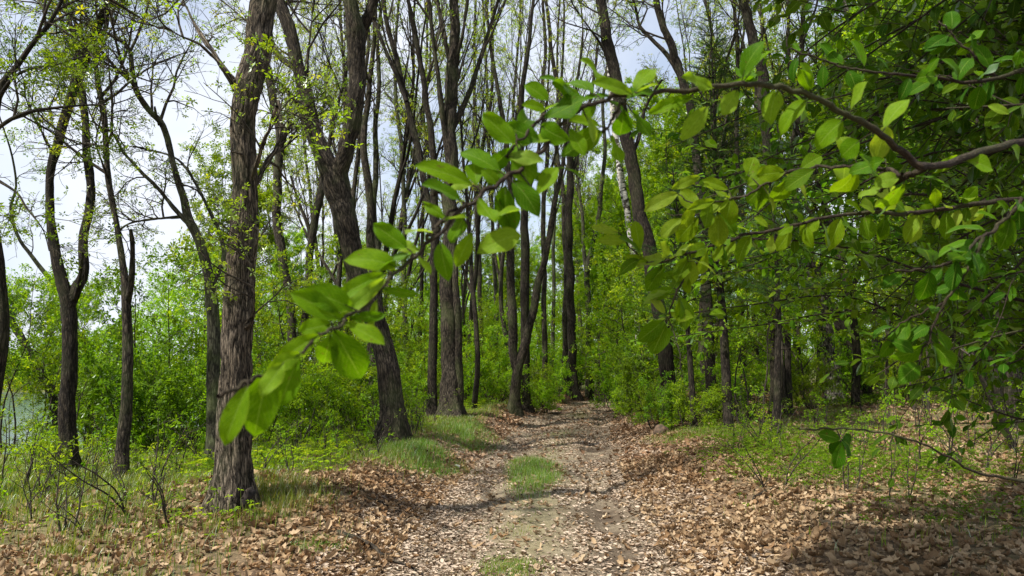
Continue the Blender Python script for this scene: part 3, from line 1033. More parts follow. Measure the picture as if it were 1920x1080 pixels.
traced_tree('twin_trunk_tree', 'darker thinner left-hand stem of the twin trunks left of the track', 'tree', (810, 784),
            [dict(p=[(810, 784, 21), (810, 700, 18), (812, 620, 17), (814, 540, 17), (816, 460, 17), (814, 380, 16), (814, 310, 14), (808, 240, 13), (798, 180, 12), (788, 120, 11), (776, 60, 10), (765, 0, 9)], n=90, t0=0.5),
             dict(p=[(815, 420, 15), (800, 360, 13), (790, 310, 12), (776, 250, 12), (762, 190, 12), (748, 130, 11), (732, 70, 10), (720, 0, 8)], n=60, d=0.6, t0=0.4),
             dict(p=[(762, 190, 9), (742, 140, 7), (722, 90, 6), (705, 50, 6), (690, 0, 5)], n=40, d=0.5, t0=0.3)],
            M_BARK_DARK, PAR_STEEP, CL5, 1.2, 0.06, seed=16, sides=24, disp=0.7)

# --- crossed trunks at the left of the bend
traced_tree('crossed_trunk_tree', 'upright member of the crossed trunks on the mound left of the bend', 'tree', (985, 772),
            [dict(p=[(983, 772, 24), (984, 700, 19), (985, 620, 18), (985, 540, 18), (984, 460, 17), (985, 390, 15), (982, 320, 13), (976, 250, 12), (980, 170, 10), (990, 90, 8), (1000, 0, 7)], n=70, t0=0.45),
             dict(p=[(984, 380, 8), (1000, 330, 6), (1012, 260, 6), (1025, 190, 5), (1030, 100, 4)], n=40, d=0.5, t0=0.3)],
            M_BARK_DARK, PAR_STEEP, CL5, 1.3, 0.07, seed=17, sides=18, disp=0.6)
traced_tree('crossed_trunk_tree', 'trunk leaning right across its neighbour on the mound left of the bend', 'tree', (964, 774),
            [dict(p=[(962, 774, 24), (966, 730, 19), (972, 690, 19), (985, 640, 18), (998, 590, 16), (1008, 540, 15), (1020, 490, 13), (1030, 440, 12), (1040, 385, 11), (1052, 320, 9), (1062, 250, 7), (1078, 180, 6), (1090, 100, 5)], n=70, t0=0.4, grow=True),
             dict(p=[(970, 700, 17), (962, 660, 17), (960, 600, 17), (959, 540, 16), (958, 480, 16), (958, 420, 14), (956, 350, 12), (950, 270, 10), (940, 200, 9), (925, 120, 7), (915, 40, 6), (910, -20, 5)], n=70, d=0.3, t0=0.4)],
            M_BARK, PAR_STEEP, CL5, 1.3, 0.07, seed=18, sides=18, disp=0.6)

# --- trees at the bend
traced_tree('bend_tree', 'straight dark trunk standing at the bend of the track, left of the thin pair', 'tree', (1076, 748),
            [dict(p=[(1076, 748, 22), (1073, 690, 18), (1071, 620, 17), (1069, 540, 16), (1068, 460, 16), (1067, 390, 15), (1070, 320, 13), (1064, 250, 11), (1050, 180, 9), (1035, 110, 8), (1028, 40, 7), (1020, -20, 6)], n=80, t0=0.45),
             dict(p=[(1070, 330, 9), (1085, 280, 8), (1100, 220, 7), (1112, 160, 6), (1120, 90, 5)], n=40, d=0.8, t0=0.3)],
            M_BARK_DARK, PAR_STEEP, CL5, 1.4, 0.075, seed=19, sides=16, disp=0.6)
traced_tree('bend_tree', 'thin trunk hugging the left side of the straight dark trunk at the bend', 'tree', (1060, 742),
            [dict(p=[(1060, 742, 13), (1060, 680, 11), (1060, 600, 11), (1062, 520, 10), (1058, 440, 10), (1056, 360, 8), (1045, 280, 7), (1048, 200, 6), (1055, 120, 5), (1058, 30, 4)], n=60, t0=0.45)],
            M_BARK, PAR_STEEP, CL5, 1.2, 0.075, seed=20, Y=33)
traced_tree('bend_tree', 'slender trunk right of the straight dark trunk where the track vanishes', 'tree', (1105, 746),
            [dict(p=[(1105, 746, 16), (1103, 690, 12), (1103, 620, 11), (1104, 560, 11), (1101, 510, 11), (1112, 460, 10), (1122, 410, 9), (1128, 350, 8), (1135, 280, 7), (1130, 200, 6), (1138, 120, 5)], n=60, t0=0.35, grow=True),
             dict(p=[(1101, 520, 9), (1094, 460, 7), (1092, 400, 6), (1082, 330, 5), (1080, 250, 4)], n=40, d=0.5)],
            M_BARK_GREEN, PAR_STEEP, CL5, 1.6, 0.075, seed=22)
for i_, (bx_, tx, wdt, yy, sd_, lab) in enumerate([
    (1022, 1018, 11, 30, 30, 'thin straight trunk between the crossed trunks and the bend'),
    (1035, 1045, 8, 36, 31, 'thinnest pale stem left of the bend, far behind the crossed trunks'),
    (872, 930, 10, 30, 32, 'slim trunk leaning right, first one right of the twin trunks'),
    (905, 885, 10, 34, 33, 'distant slim trunk midway between twin trunks and crossed trunks'),
    (935, 905, 9, 38, 34, 'far thin trunk leaning left behind the crossed trunks'),
    (945, 975, 8, 42, 35, 'farthest thin trunk seen through the gap left of the crossed trunks'),
    (660, 640, 10, 26, 36, 'thin stem showing under the V of the leaning tree'),
    (765, 745, 11, 27, 37, 'slim straight stem midway between V-limbed tree and twin trunks'),
    (785, 800, 8, 33, 38, 'thinnest far stem just left of the twin trunks'),
    (640, 690, 12, 22, 39, 'slim stem rising behind the V-limbed tree, left of its foot'),
]):
    px0 = bx_
    p_ = []
    rg0 = np.random.default_rng(sd_)
    for k_ in range(9):
        t_ = k_ / 8
        p_.append((bx_ + (tx - bx_) * t_ + rg0.normal() * 4 * t_, 745 - t_ * 745, wdt * (1 - 0.5 * t_)))
    traced_tree('slim_tree', lab, 'tree', (bx_, 745), [dict(p=p_, n=50, t0=0.35), dict(p=[(p_[4][0], p_[4][1], wdt * 0.5), (p_[4][0] + rg0.choice([-1, 1]) * 25, p_[4][1] - 100, wdt * 0.4),
                (p_[4][0] + rg0.choice([-1, 1]) * 35, p_[4][1] - 200, wdt * 0.3)], n=20, d=1, t0=0.3)],
                [M_BARK, M_BARK_GREEN, M_BARK_DARK][i_ % 3], PAR_STEEP, CL5, 1.0, 0.08, seed=sd_, Y=yy)

# --- right of the track
traced_tree('leaning_tree', 'tall dark trunk leaning left over the track from its right edge', 'tree', (1262, 792),
            [dict(p=[(1262, 792, 34), (1255, 730, 29), (1245, 660, 28), (1235, 590, 28), (1222, 510, 27), (1208, 440, 27), (1194, 370, 26), (1182, 300, 25), (1170, 230, 25), (1158, 160, 24), (1145, 100, 23), (1132, 40, 22), (1124, -30, 19)], n=110, t0=0.6),
             dict(p=[(1150, 130, 10), (1130, 90, 6), (1110, 60, 5), (1088, 30, 4), (1070, 0, 4)], n=26, d=-0.6, par=PAR_SIDE),
             dict(p=[(1182, 300, 9), (1200, 250, 6), (1210, 200, 5), (1240, 150, 4)], n=26, d=0.6, par=PAR_SIDE)],
            M_BARK_DARK, PAR_TOP, CL5, 2.2, 0.06, seed=40, sides=28, disp=0.8)
traced_tree('birch_tree', 'slender white-barked birch behind the tall dark leaning trunk', 'tree', (1205, 748),
            [dict(p=[(1205, 748, 15), (1200, 660, 14), (1194, 560, 14), (1186, 470, 13), (1172, 380, 13), (1160, 300, 13), (1152, 220, 13), (1144, 140, 12), (1137, 70, 12), (1131, 0, 11)], n=70, t0=0.55)],
            M_BIRCH, PAR_TOP, CL5, 2.0, 0.07, seed=41, Y=27)
traced_tree('slim_tree', 'dark forked trunk above the arching branch, left of the spruce', 'tree', (1330, 740),
            [dict(p=[(1335, 745, 22), (1330, 640, 20), (1325, 520, 19), (1318, 400, 18), (1308, 300, 17), (1292, 200, 17), (1278, 140, 16), (1260, 95, 15), (1245, 55, 14), (1232, 10, 13), (1222, -40, 10)], n=80, t0=0.5),
             dict(p=[(1280, 150, 12), (1262, 120, 9), (1245, 95, 8), (1225, 75, 7), (1200, 50, 6), (1190, 10, 5)], n=30, d=0.5)],
            M_BARK_DARK, PAR_TOP, CL5, 2.0, 0.06, seed=42, Y=17, disp=0.5, sides=16)
traced_tree('slim_tree', 'mossy dark trunk rising right of the spruce behind the arching branch', 'tree', (1462, 776),
            [dict(p=[(1464, 778, 32), (1458, 720, 27), (1450, 640, 25), (1444, 560, 24), (1442, 460, 23), (1440, 360, 22), (1436, 260, 21), (1430, 160, 21), (1418, 90, 20), (1404, 40, 19), (1390, -20, 17)], n=90, t0=0.6)],
            M_BARK_DARK, PAR_TOP, CL5, 2.2, 0.06, seed=43, sides=24, disp=0.8)
traced_tree('leaning_tree', 'black trunk leaning left deep in the shade right of the track', 'tree', (1622, 752),
            [dict(p=[(1624, 752, 28), (1606, 690, 22), (1584, 630, 21), (1560, 575, 20), (1535, 520, 19), (1508, 455, 18), (1490, 400, 17), (1480, 330, 15), (1490, 250, 13), (1500, 150, 11), (1505, 40, 9)], n=80, t0=0.6, grow=True)],
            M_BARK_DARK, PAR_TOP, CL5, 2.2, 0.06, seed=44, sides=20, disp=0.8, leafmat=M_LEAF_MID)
traced_tree('birch_tree', 'old birch with pale flecked bark leaning beside the black leaning trunk', 'tree', (1568, 758),
            [dict(p=[(1568, 758, 32), (1562, 700, 27), (1552, 640, 26), (1540, 590, 25), (1522, 540, 24), (1500, 480, 23), (1486, 420, 22), (1490, 340, 20), (1530, 260, 17), (1600, 200, 15), (1640, 150, 14)], n=80, s=False),
             dict(p=[(1640, 330, 15), (1650, 250, 15), (1640, 180, 15), (1620, 110, 14), (1598, 50, 13), (1575, -10, 11)], n=30, d=0.3)],
            M_BIRCHOLD, PAR_TOP, CL5, 2.2, 0.06, seed=45, sides=20, disp=0.8, leafmat=M_LEAF_BRIGHT)
traced_tree('slim_tree', 'dark trunk in the shade near the right edge, behind hanging leaves', 'tree', (1895, 700),
            [dict(p=[(1895, 700, 30), (1885, 620, 26), (1870, 540, 25), (1855, 460, 24), (1840, 380, 22), (1835, 300, 20), (1840, 200, 18), (1850, 100, 15), (1850, 0, 12)], n=80, t0=0.5)],
            M_BARK_DARK, PAR_TOP, CL5, 2.2, 0.06, seed=46, Y=12, disp=0.6, sides=20, leafmat=M_LEAF_MID)
traced_tree('leaning_tree', 'thin bare stem leaning left at the lower right edge', 'tree', (1915, 850),
            [dict(p=[(1912, 850, 12), (1880, 790, 10), (1850, 730, 9), (1822, 660, 8), (1800, 600, 7), (1790, 520, 5), (1780, 440, 4)], n=50, t0=0.2, grow=True, ext=0.8, par=PAR_SIDE)],
            M_BARK_DARK, PAR_SIDE, CL5, 1.2, 0.045, seed=47, leafmat=M_LEAF_MID)
for i_, (bx_, by_, tx, wdt, sd_, lab) in enumerate([
    (1395, 765, 1375, 13, 50, 'thin dark pole stem midway between leaning dark trunk and mossy trunk'),
    (1415, 740, 1425, 15, 51, 'grey stem just left of the mossy dark trunk'),
    (1535, 735, 1560, 12, 52, 'thin stem left of the flecked birch foot'),
    (1700, 742, 1690, 16, 53, 'dark slim stem right of the black leaning trunk'),
    (1745, 735, 1770, 13, 54, 'second slim stem right of the black leaning trunk'),
    (1790, 730, 1800, 15, 55, 'third slim stem right of the black leaning trunk'),
    (1310, 735, 1330, 12, 56, 'slim shaded stem just right of the leaning dark trunk'),
]):
    p_ = []
    rg0 = np.random.default_rng(sd_)
    for k_ in range(9):
        t_ = k_ / 8
        p_.append((bx_ + (tx - bx_) * t_ + rg0.normal() * 6 * t_, by_ * (1 - t_), wdt * (1 - 0.5 * t_)))
    traced_tree('slim_tree', lab, 'tree', (bx_, by_), [dict(p=p_, n=50, t0=0.3)],
                [M_BARK_DARK, M_BARK][i_ % 2], PAR_TOP, CL5, 2.5, 0.075, seed=sd_, leafmat=[M_LEAF_MID, M_LEAF_BRIGHT][i_ % 2])

# ------------------------------------------------------------------ background tree kinds
def bg_tree(name, cat, height, r0, seed, mat, leafmat, lsize, per, nl=4, lean=0.05, par=None, t0=0.3, crown='crown'):
    rg = np.random.default_rng(seed)
    root = empty(name, (0, 0, 0), None, cat)
    tr = limb((0, 0, -0.2), np.array([rg.normal() * lean, rg.normal() * lean, 1]), height, 24, 0.055, 0.035, rg)
    r0 = r0 * 0.8
    rr = r0 * (1 - np.linspace(0, 1, 24) ** 1.1 * 0.93)
    polys, out, tips = [(tr, rr)], [], []
    for k_ in range(nl):
        i = int(24 * rg.uniform(0.25, 0.6))
        d = rotdir(nrm(tr[i + 1] - tr[i]), rg.uniform(0.25, 0.5), rg)
        L = height * rg.uniform(0.35, 0.55)
        pp = limb(tr[i], d, L, 24, 0.06, 0.05, rg)
        r_ = np.linspace(rr[i] * 0.65, 0.01, 24)
        polys.append((pp, r_))
        sprout(pp, r_, 0, par or PAR_STEEP, out, tips, rg, 0.25)
    sprout(tr, rr, 0, par or PAR_STEEP, out, tips, rg, t0)
    wood_parts(root, polys, out, mat, mat, 8)
    V, fl, at = leaves_on(tips, per, lsize, CL5, rg)
    mk(crown, V, fl, leafmat, root, False, at)
    return root


def shrub(name, cat, height, spread_, nst, seed, mat, leafmat, lsize, per, par, tmpl=CL4, t0=0.12):
    rg = np.random.default_rng(seed)
    root = empty(name, (0, 0, 0), None, cat)
    polys, out, tips = [], [], []
    for k_ in range(nst):
        a = rg.uniform(0, 6.283)
        d = np.array([math.cos(a) * spread_, math.sin(a) * spread_, 1])
        pp = limb((math.cos(a) * 0.12, math.sin(a) * 0.12, -0.05), d, height * rg.uniform(0.6, 1.1), 14, 0.10, 0.02, rg)
        r_ = np.linspace(0.011 * height ** 0.6, 0.003, 14)
        polys.append((pp, r_))
        sprout(pp, r_, 0, par, out, tips, rg, t0)
    ps = [tubes(polys, 5)] + [tubes([(p, r) for l_, p, r in out if l_ == lv_], 3) for lv_ in (0, 1, 2) if any(o_[0] == lv_ for o_ in out)]
    V, Fq, B = merge(ps)
    mk('stems', V, [Fq], mat, root, True, {'bk': B})
    V, fl, at = leaves_on(tips, per, lsize, tmpl, rg, spread=0.04, ups=2.0)
    mk('foliage', V, fl, leafmat, root, False, at)
    return root


PB = [(10, 2.4, 0.5, 6, 0.12, 0.05), (6, 1.1, 0.6, 5, 0.18, 0.05), (4, 0.5, 0.7, 4, 0.22, 0.03)]
BGT = [bg_tree('bare_tree', 'tree', 17, 0.12, 101, M_BARK, M_LEAF_SPRING, 0.075, 1.3, 4, par=PB),
       bg_tree('bare_tree', 'tree', 15, 0.12, 102, M_BARK_DARK, M_LEAF_SPRING, 0.075, 1.6, 3, par=PB),
       bg_tree('bare_tree', 'tree', 18, 0.14, 103, M_BARK, M_LEAF_SPRING, 0.075, 1.0, 5, par=PB),
       bg_tree('bare_tree', 'tree', 14, 0.10, 104, M_BARK_GREEN, M_LEAF_SPRING, 0.07, 2.0, 3, 0.12, par=PB),
       bg_tree('bare_tree', 'tree', 16, 0.13, 105, M_BARK, M_LEAF_SPRING, 0.075, 1.2, 4, 0.10, par=PB)]
PG = [(14, 2.0, 0.9, 6, 0.14, 0.03), (6, 1.0, 0.8, 5, 0.2, 0.03), (4, 0.45, 0.8, 4, 0.25, 0.0)]
GRT = [bg_tree('leafy_tree', 'tree', 12, 0.12, 111, M_BARK, M_LEAF_BRIGHT, 0.10, 5, 4, 0.06, PG, 0.15),
       bg_tree('leafy_tree', 'tree', 10, 0.10, 112, M_BARK_DARK, M_LEAF_MID, 0.10, 6, 4, 0.06, PG, 0.12),
       bg_tree('leafy_tree', 'tree', 17, 0.16, 113, M_BARK_DARK, M_LEAF_MID, 0.12, 9, 0, 0.01, [(34, 2.6, 0.9, 6, 0.14, 0.03), (7, 1.1, 0.8, 5, 0.2, 0.03), (4, 0.5, 0.8, 4, 0.25, 0.0)], 0.62)]
PS1 = [(7, 0.8, 0.8, 5, 0.18, 0.02), (5, 0.4, 0.7, 4, 0.22, 0.0)]
PS2 = [(6, 1.0, 0.9, 5, 0.15, 0.0), (5, 0.5, 0.8, 4, 0.2, 0.0)]
SHR = [shrub('shrub', 'shrub', 2.2, 0.45, 9, 121, M_TWIG, M_LEAF_BRIGHT, 0.07, 5.5, PS1),
       shrub('shrub', 'shrub', 1.7, 0.6, 10, 122, M_TWIG, M_LEAF_BRIGHT, 0.065, 5.5, PS1),
       shrub('shrub', 'shrub', 2.6, 0.35, 8, 123, M_TWIG, M_LEAF_MID, 0.09, 5, PS1)]
SAP = [shrub('sapling', 'sapling', 4.6, 0.12, 2, 131, M_TWIG, M_LEAF_BRIGHT, 0.08, 7, [(16, 1.3, 1.1, 6, 0.14, 0.0), (6, 0.6, 0.8, 4, 0.2, -0.01)]),
       shrub('sapling', 'sapling', 3.8, 0.2, 2, 132, M_TWIG, M_LEAF_MID, 0.07, 6, [(16, 1.1, 1.1, 6, 0.14, 0.0), (6, 0.55, 0.8, 4, 0.2, 0.0)]),
       shrub('sapling', 'sapling', 5.5, 0.15, 2, 133, M_TWIG, M_LEAF_BRIGHT, 0.08, 7, [(18, 1.4, 1.0, 6, 0.14, 0.01), (6, 0.6, 0.8, 4, 0.2, 0.0)]),
       shrub('sapling', 'sapling', 4.8, 0.14, 2, 134, M_TWIG, M_LEAF_BRIGHT, 0.075, 7, [(15, 1.3, 1.0, 6, 0.14, 0.0), (6, 0.6, 0.8, 4, 0.2, 0.0)], t0=0.38)]
SEED = [shrub('seedling', 'seedling', 0.8, 0.12, 2, 141, M_TWIG, M_LEAF_BRIGHT, 0.05, 4, [(4, 0.22, 0.8, 4, 0.2, 0.0), (2, 0.1, 0.7, 3, 0.2, 0.0)]),
        shrub('seedling', 'seedling', 1.2, 0.18, 3, 142, M_TWIG, M_LEAF_BRIGHT, 0.05, 3, [(4, 0.3, 0.6, 4, 0.2, 0.0), (2, 0.14, 0.7, 3, 0.2, 0.0)]),
        shrub('seedling', 'seedling', 1.0, 0.35, 4, 143, M_TWIG, M_LEAF_SPRING, 0.035, 0.7, [(4, 0.3, 0.6, 4, 0.2, 0.0), (3, 0.14, 0.7, 3, 0.2, 0.0)])]

MARKS = [(-100, 'left edge'), (130, 'forked black tree'), (437, 'thick trunk'), (736, 'V-limbed tree'), (835, 'twin trunks'),
         (975, 'crossed trunks'), (1076, 'bend trunks'), (1255, 'leaning dark trunk'), (1460, 'mossy dark trunk'),
         (1622, 'black leaning trunk'), (2050, 'right edge')]
ORD = ['first', 'second', 'third', 'fourth', 'fifth', 'sixth', 'seventh', 'eighth', 'ninth', 'tenth', 'eleventh', 'twelfth', 'thirteenth', 'fourteenth', 'fifteenth',
       'sixteenth', 'seventeenth', 'eighteenth', 'nineteenth', 'twentieth']
ORD += ['twenty-' + o_ for o_ in ORD[:9]] + ['thirtieth'] + ['thirty-' + o_ for o_ in ORD[:9]] + ['fortieth'] + ['forty-' + o_ for o_ in ORD[:9]]


def place_one(pr, kd, x, y, z, sc, lab, group, usedp, tilt):
    rz = random.uniform(0, 6.28)
    tl = (random.gauss(0, tilt), random.gauss(0, tilt))
    if kd not in usedp:
        usedp.add(kd)
        pr.location = (x, y, z)
        pr.rotation_euler = (tl[0], tl[1], rz)
        pr.scale = (sc,) * 3
        pr['label'] = lab
        pr['group'] = group
    else:
        dup(pr, (x, y, z), rz, sc, lab, group, tl)


def place_set(protos, spots, noun, group, smin=0.85, smax=1.2, tilt=0.05):
    """spots: (x, y, kind, scale) in the world; each copy gets a label of its own by rank in its gap between landmark trees"""
    rec = []
    for x, y, kd, sc in spots:
        z = float(H(x, y))
        if z < LAKE_Z - 0.05:
            continue
        px = topix((x, y, z))[0]
        rec.append((px, x, y, z, kd, sc))
    rec.sort()
    cnt = {}
    usedp = set()
    for px, x, y, z, kd, sc in rec:
        g = 0
        if px < -40 or px > 1960:
            lab = f"{noun} standing outside the photo beyond its {'left' if px < 0 else 'right'} edge"
            place_one(protos[kd], kd, x, y, z, sc, lab, group, usedp, tilt)
            continue
        while g < len(MARKS) - 2 and px > MARKS[g + 1][0]:
            g += 1
        cnt[g] = cnt.get(g, 0) + 1
        o_ = ORD[cnt[g] - 1]
        lab = f'{o_} {noun} from left, between {MARKS[g][1]} and {MARKS[g + 1][1]}'
        place_one(protos[kd], kd, x, y, z, sc, lab, group, usedp, tilt)
    return


def in_frame(px, m=60):
    return -m < px < 1920 + m


# bare spring trees behind
spots = []
rg1 = np.random.default_rng(77)
tries = 0
while len(spots) < 46 and tries < 4000:
    tries += 1
    y = rg1.uniform(17 if len(spots) < 10 else 20, 62)
    px = rg1.uniform(-60, 1980)
    x = (px - 960) / F * y
    u = x - float(cx(y))
    if abs(u) < 2.0 and y < 44:
        continue
    if float(H(x, y)) < LAKE_Z + 0.02:
        continue
    if px < 420 and rg1.random() < 0.35:
        continue
    if any((x - a) ** 2 + (y - b) ** 2 < 2.6 for a, b, _, _ in spots):
        continue
    spots.append((x, y, int(rg1.integers(0, 5)), rg1.uniform(0.8, 1.15)))
place_set(BGT, spots, 'bare far tree', 'bare spring trees in the wood behind', tilt=0.04)

# leafy trees (green masses)
spots = []
for px, y, kd, sc in [(90, 95, 1, 1.0), (210, 30, 0, 0.75), (330, 27, 0, 0.8), (400, 24, 0, 0.85), (20, 100, 1, 1.1), (160, 105, 0, 1.0), (-40, 98, 0, 1.1), (260, 40, 1, 0.8), (500, 30, 0, 0.7), (600, 34, 0, 0.7),
                      (1150, 40, 0, 0.9), (1210, 34, 0, 0.9), (1260, 26, 0, 0.95), (1330, 30, 0, 1.1), (1400, 24, 0, 1.0), (1480, 28, 0, 1.15), (1560, 22, 0, 1.0), (1640, 26, 0, 1.2), 
                      (1730, 22, 0, 1.1), (1820, 26, 0, 1.2), (1900, 20, 0, 1.1),  (1870, 14, 1, 0.8), (1780, 17, 0, 0.9), (900, 55, 0, 0.9), (1020, 58, 0, 0.9), (760, 50, 0, 0.8), (1950, 16, 0, 1.0), (1075, 48, 0, 1.0), (960, 44, 0, 0.7), (840, 40, 0, 0.65), (690, 38, 0, 0.7), (1120, 46, 0, 1.1), (1180, 50, 0, 1.1), (560, 42, 0, 0.75), (1110, 36, 0, 0.6), (1240, 42, 0, 1.2)]:
    spots.append(((px - 960) / F * y, y, kd, sc))
place_set(GRT, spots, 'leafy tree', 'leafy green trees beyond the nearer trunks')
GRT[2].location = (-3.0, -0.8, float(H(-3.0, -0.8)))  # unseen tree, added to darken the right-hand foreground
GRT[2]['label'] = 'tall leafy tree outside the photo, added so its high crown shades the right verge'
dup(GRT[2], (-1.9, 0.4, float(H(-1.9, 0.4))), 2.0, 0.85, 'smaller leafy tree outside the photo, added beside the track to shade the lower right')  # second unseen tree, added for its shade on the lower right

# saplings
spots = []
for px, y, kd, sc in [(25, 14.6, 3, 0.8), (85, 15.2, 3, 0.8), (-20, 14, 3, 0.75), (55, 15.8, 0, 0.55), (170, 16, 1, 1.0), (255, 17, 0, 0.9), (300, 15, 1, 1.0), (340, 18, 2, 1.0), (480, 16, 0, 0.9), (520, 19, 2, 0.9), (600, 18, 0, 1.0), (640, 21, 1, 1.1), (690, 24, 2, 1.0), (770, 26, 0, 1.0),
                      (900, 34, 0, 1.0), (1000, 38, 2, 1.0), (1140, 30, 0, 1.2), (1170, 26, 2, 1.1), (1150, 36, 2, 1.2), (1205, 23, 0, 1.2), (1225, 19, 1, 0.9), (1290, 19, 0, 1.0), (1310, 23, 2, 1.1),
                      (1240, 27, 2, 1.2), (1370, 19, 0, 1.0), (1430, 14, 3, 0.8), (1385, 15.5, 3, 0.75), (1500, 20, 2, 1.1), (1560, 22, 3, 1.2), (1650, 18, 3, 1.2), (1720, 16, 3, 1.1), (1790, 19, 3, 1.2), (1860, 15, 3, 1.1), (1910, 17, 2, 1.1), (1480, 17, 3, 1.1),
                      (380, 20, 0, 1.1), (440, 22, 2, 1.0), (560, 24, 1, 1.1), (1600, 22, 0, 1.1), (1690, 20, 0, 1.1), (930, 29, 0, 0.8), (880, 31, 2, 0.8), (1030, 34, 0, 1.0), (1085, 37, 2, 1.1), (990, 31, 0, 0.7), (745, 22, 0, 0.7), (800, 27, 2, 0.8), (910, 38, 2, 1.1), (1130, 33, 0, 1.1), (1160, 29, 0, 1.0), (1190, 25, 0, 1.0)]:
    spots.append(((px - 960) / F * y, y, kd, sc))
place_set(SAP, spots, 'leafy sapling', 'leafy saplings of the undergrowth')

# shrubs
spots = []
rg2 = np.random.default_rng(8)
for px, y, kd, sc in [(170, 13.5, 2, 0.75),  (200, 15, 0, 1.0), (270, 13.2, 2, 0.8), (310, 14.5, 1, 1.1), (350, 13.0, 2, 0.75), (380, 15, 0, 1.0), (490, 13.5, 1, 0.9), (530, 15, 0, 0.9), (590, 14, 1, 0.9), (630, 16.5, 0, 0.9),
                      (670, 15, 1, 0.8), (690, 18, 2, 0.8), (770, 19, 0, 0.7), (780, 23, 1, 1.0), (870, 24, 0, 1.0), (890, 26, 1, 1.2), (930, 24, 1, 0.9), (920, 28, 0, 1.2), (1000, 27, 1, 0.9), (1020, 25, 1, 0.7),
                      (1040, 30, 0, 0.9), (1150, 26, 1, 0.9), (1170, 23.5, 0, 0.9), (1190, 21, 1, 0.8), (1210, 18.5, 2, 0.8), (1225, 16.5, 1, 0.6), (1235, 15.5, 2, 0.5), (1290, 15, 1, 0.6), (1180, 30, 0, 1.2), (1150, 33, 0, 1.4), (1120, 38, 0, 1.4), (1080, 36, 1, 1.4),
                      (1340, 24, 1, 0.9), (1440, 26, 1, 0.9), (1500, 28, 0, 0.9), (1590, 25, 1, 0.8), (1660, 27, 2, 0.9), (1790, 24, 1, 0.9), (1400, 29, 0, 1.1), (1880, 22, 2, 0.9), (1360, 17, 0, 0.7), (1520, 18, 1, 0.7), (1700, 18, 0, 0.7), (1840, 16, 1, 0.65), (1610, 20, 0, 0.9), (1760, 21, 1, 0.9)]:
    spots.append(((px - 960) / F * y, y, kd, sc))
for i_ in range(70):
    y = rg2.uniform(28, 60)
    px = rg2.uniform(-40, 1960)
    x = (px - 960) / F * y
    if abs(x - float(cx(y))) < 2.4 and y < 40:
        continue
    spots.append((x, y, int(rg2.integers(0, 3)), rg2.uniform(1.2, 1.9)))
place_set(SHR, spots, 'green shrub', 'green shrubs of the undergrowth')

# thin seedlings and sticks on the verges
spots = []
for i_ in range(300):
    y = rg2.uniform(7.0, 18)
    px = rg2.uniform(-20, 1930)
    x = (px - 960) / F * y
    u = x - float(cx(y))
    if -2.3 < u < 2.4:
        continue
    if u > 0 and rg2.random() < 0.4:
        continue
    if abs(px - 437) < 50 and y < 8.6:
        continue
    spots.append((x, y, int(rg2.integers(0, 3)), rg2.uniform(0.5, 1.1)))
    if len(spots) > 135:
        break
place_set(SEED, spots, 'thin young shoot', 'thin shoots standing in the verges', tilt=0.12)


# ------------------------------------------------------------------ conifers
def needle_spray(n, L, rad, seed):
    rg = np.random.default_rng(seed)
    V, Fc = [], []
    for i in range(n):
        t = i / n
        s = 1 if i % 2 else -1
        a = rg.uniform(0.5, 1.0)
        d = np.array([math.cos(a), s * math.sin(a) * rg.uniform(0.6, 1.0), rg.normal() * 0.45])
        d /= np.linalg.norm(d)
        o = np.array([t, 0, 0])
        w = np.cross(d, [0.1, 0, 1.0])
        w /= np.linalg.norm(w)
        b = len(V)
        V += [o - w * rad, o + w * rad, o + d * L]
        Fc.append([b, b + 1, b + 2])
    b = len(V)
    V += [np.array([0, -0.012, 0]), np.array([0, 0.012, 0]), np.array([1.05, 0, 0])]
    Fc.append([b, b + 1, b + 2])
    return np.array(V), [np.array(Fc)]


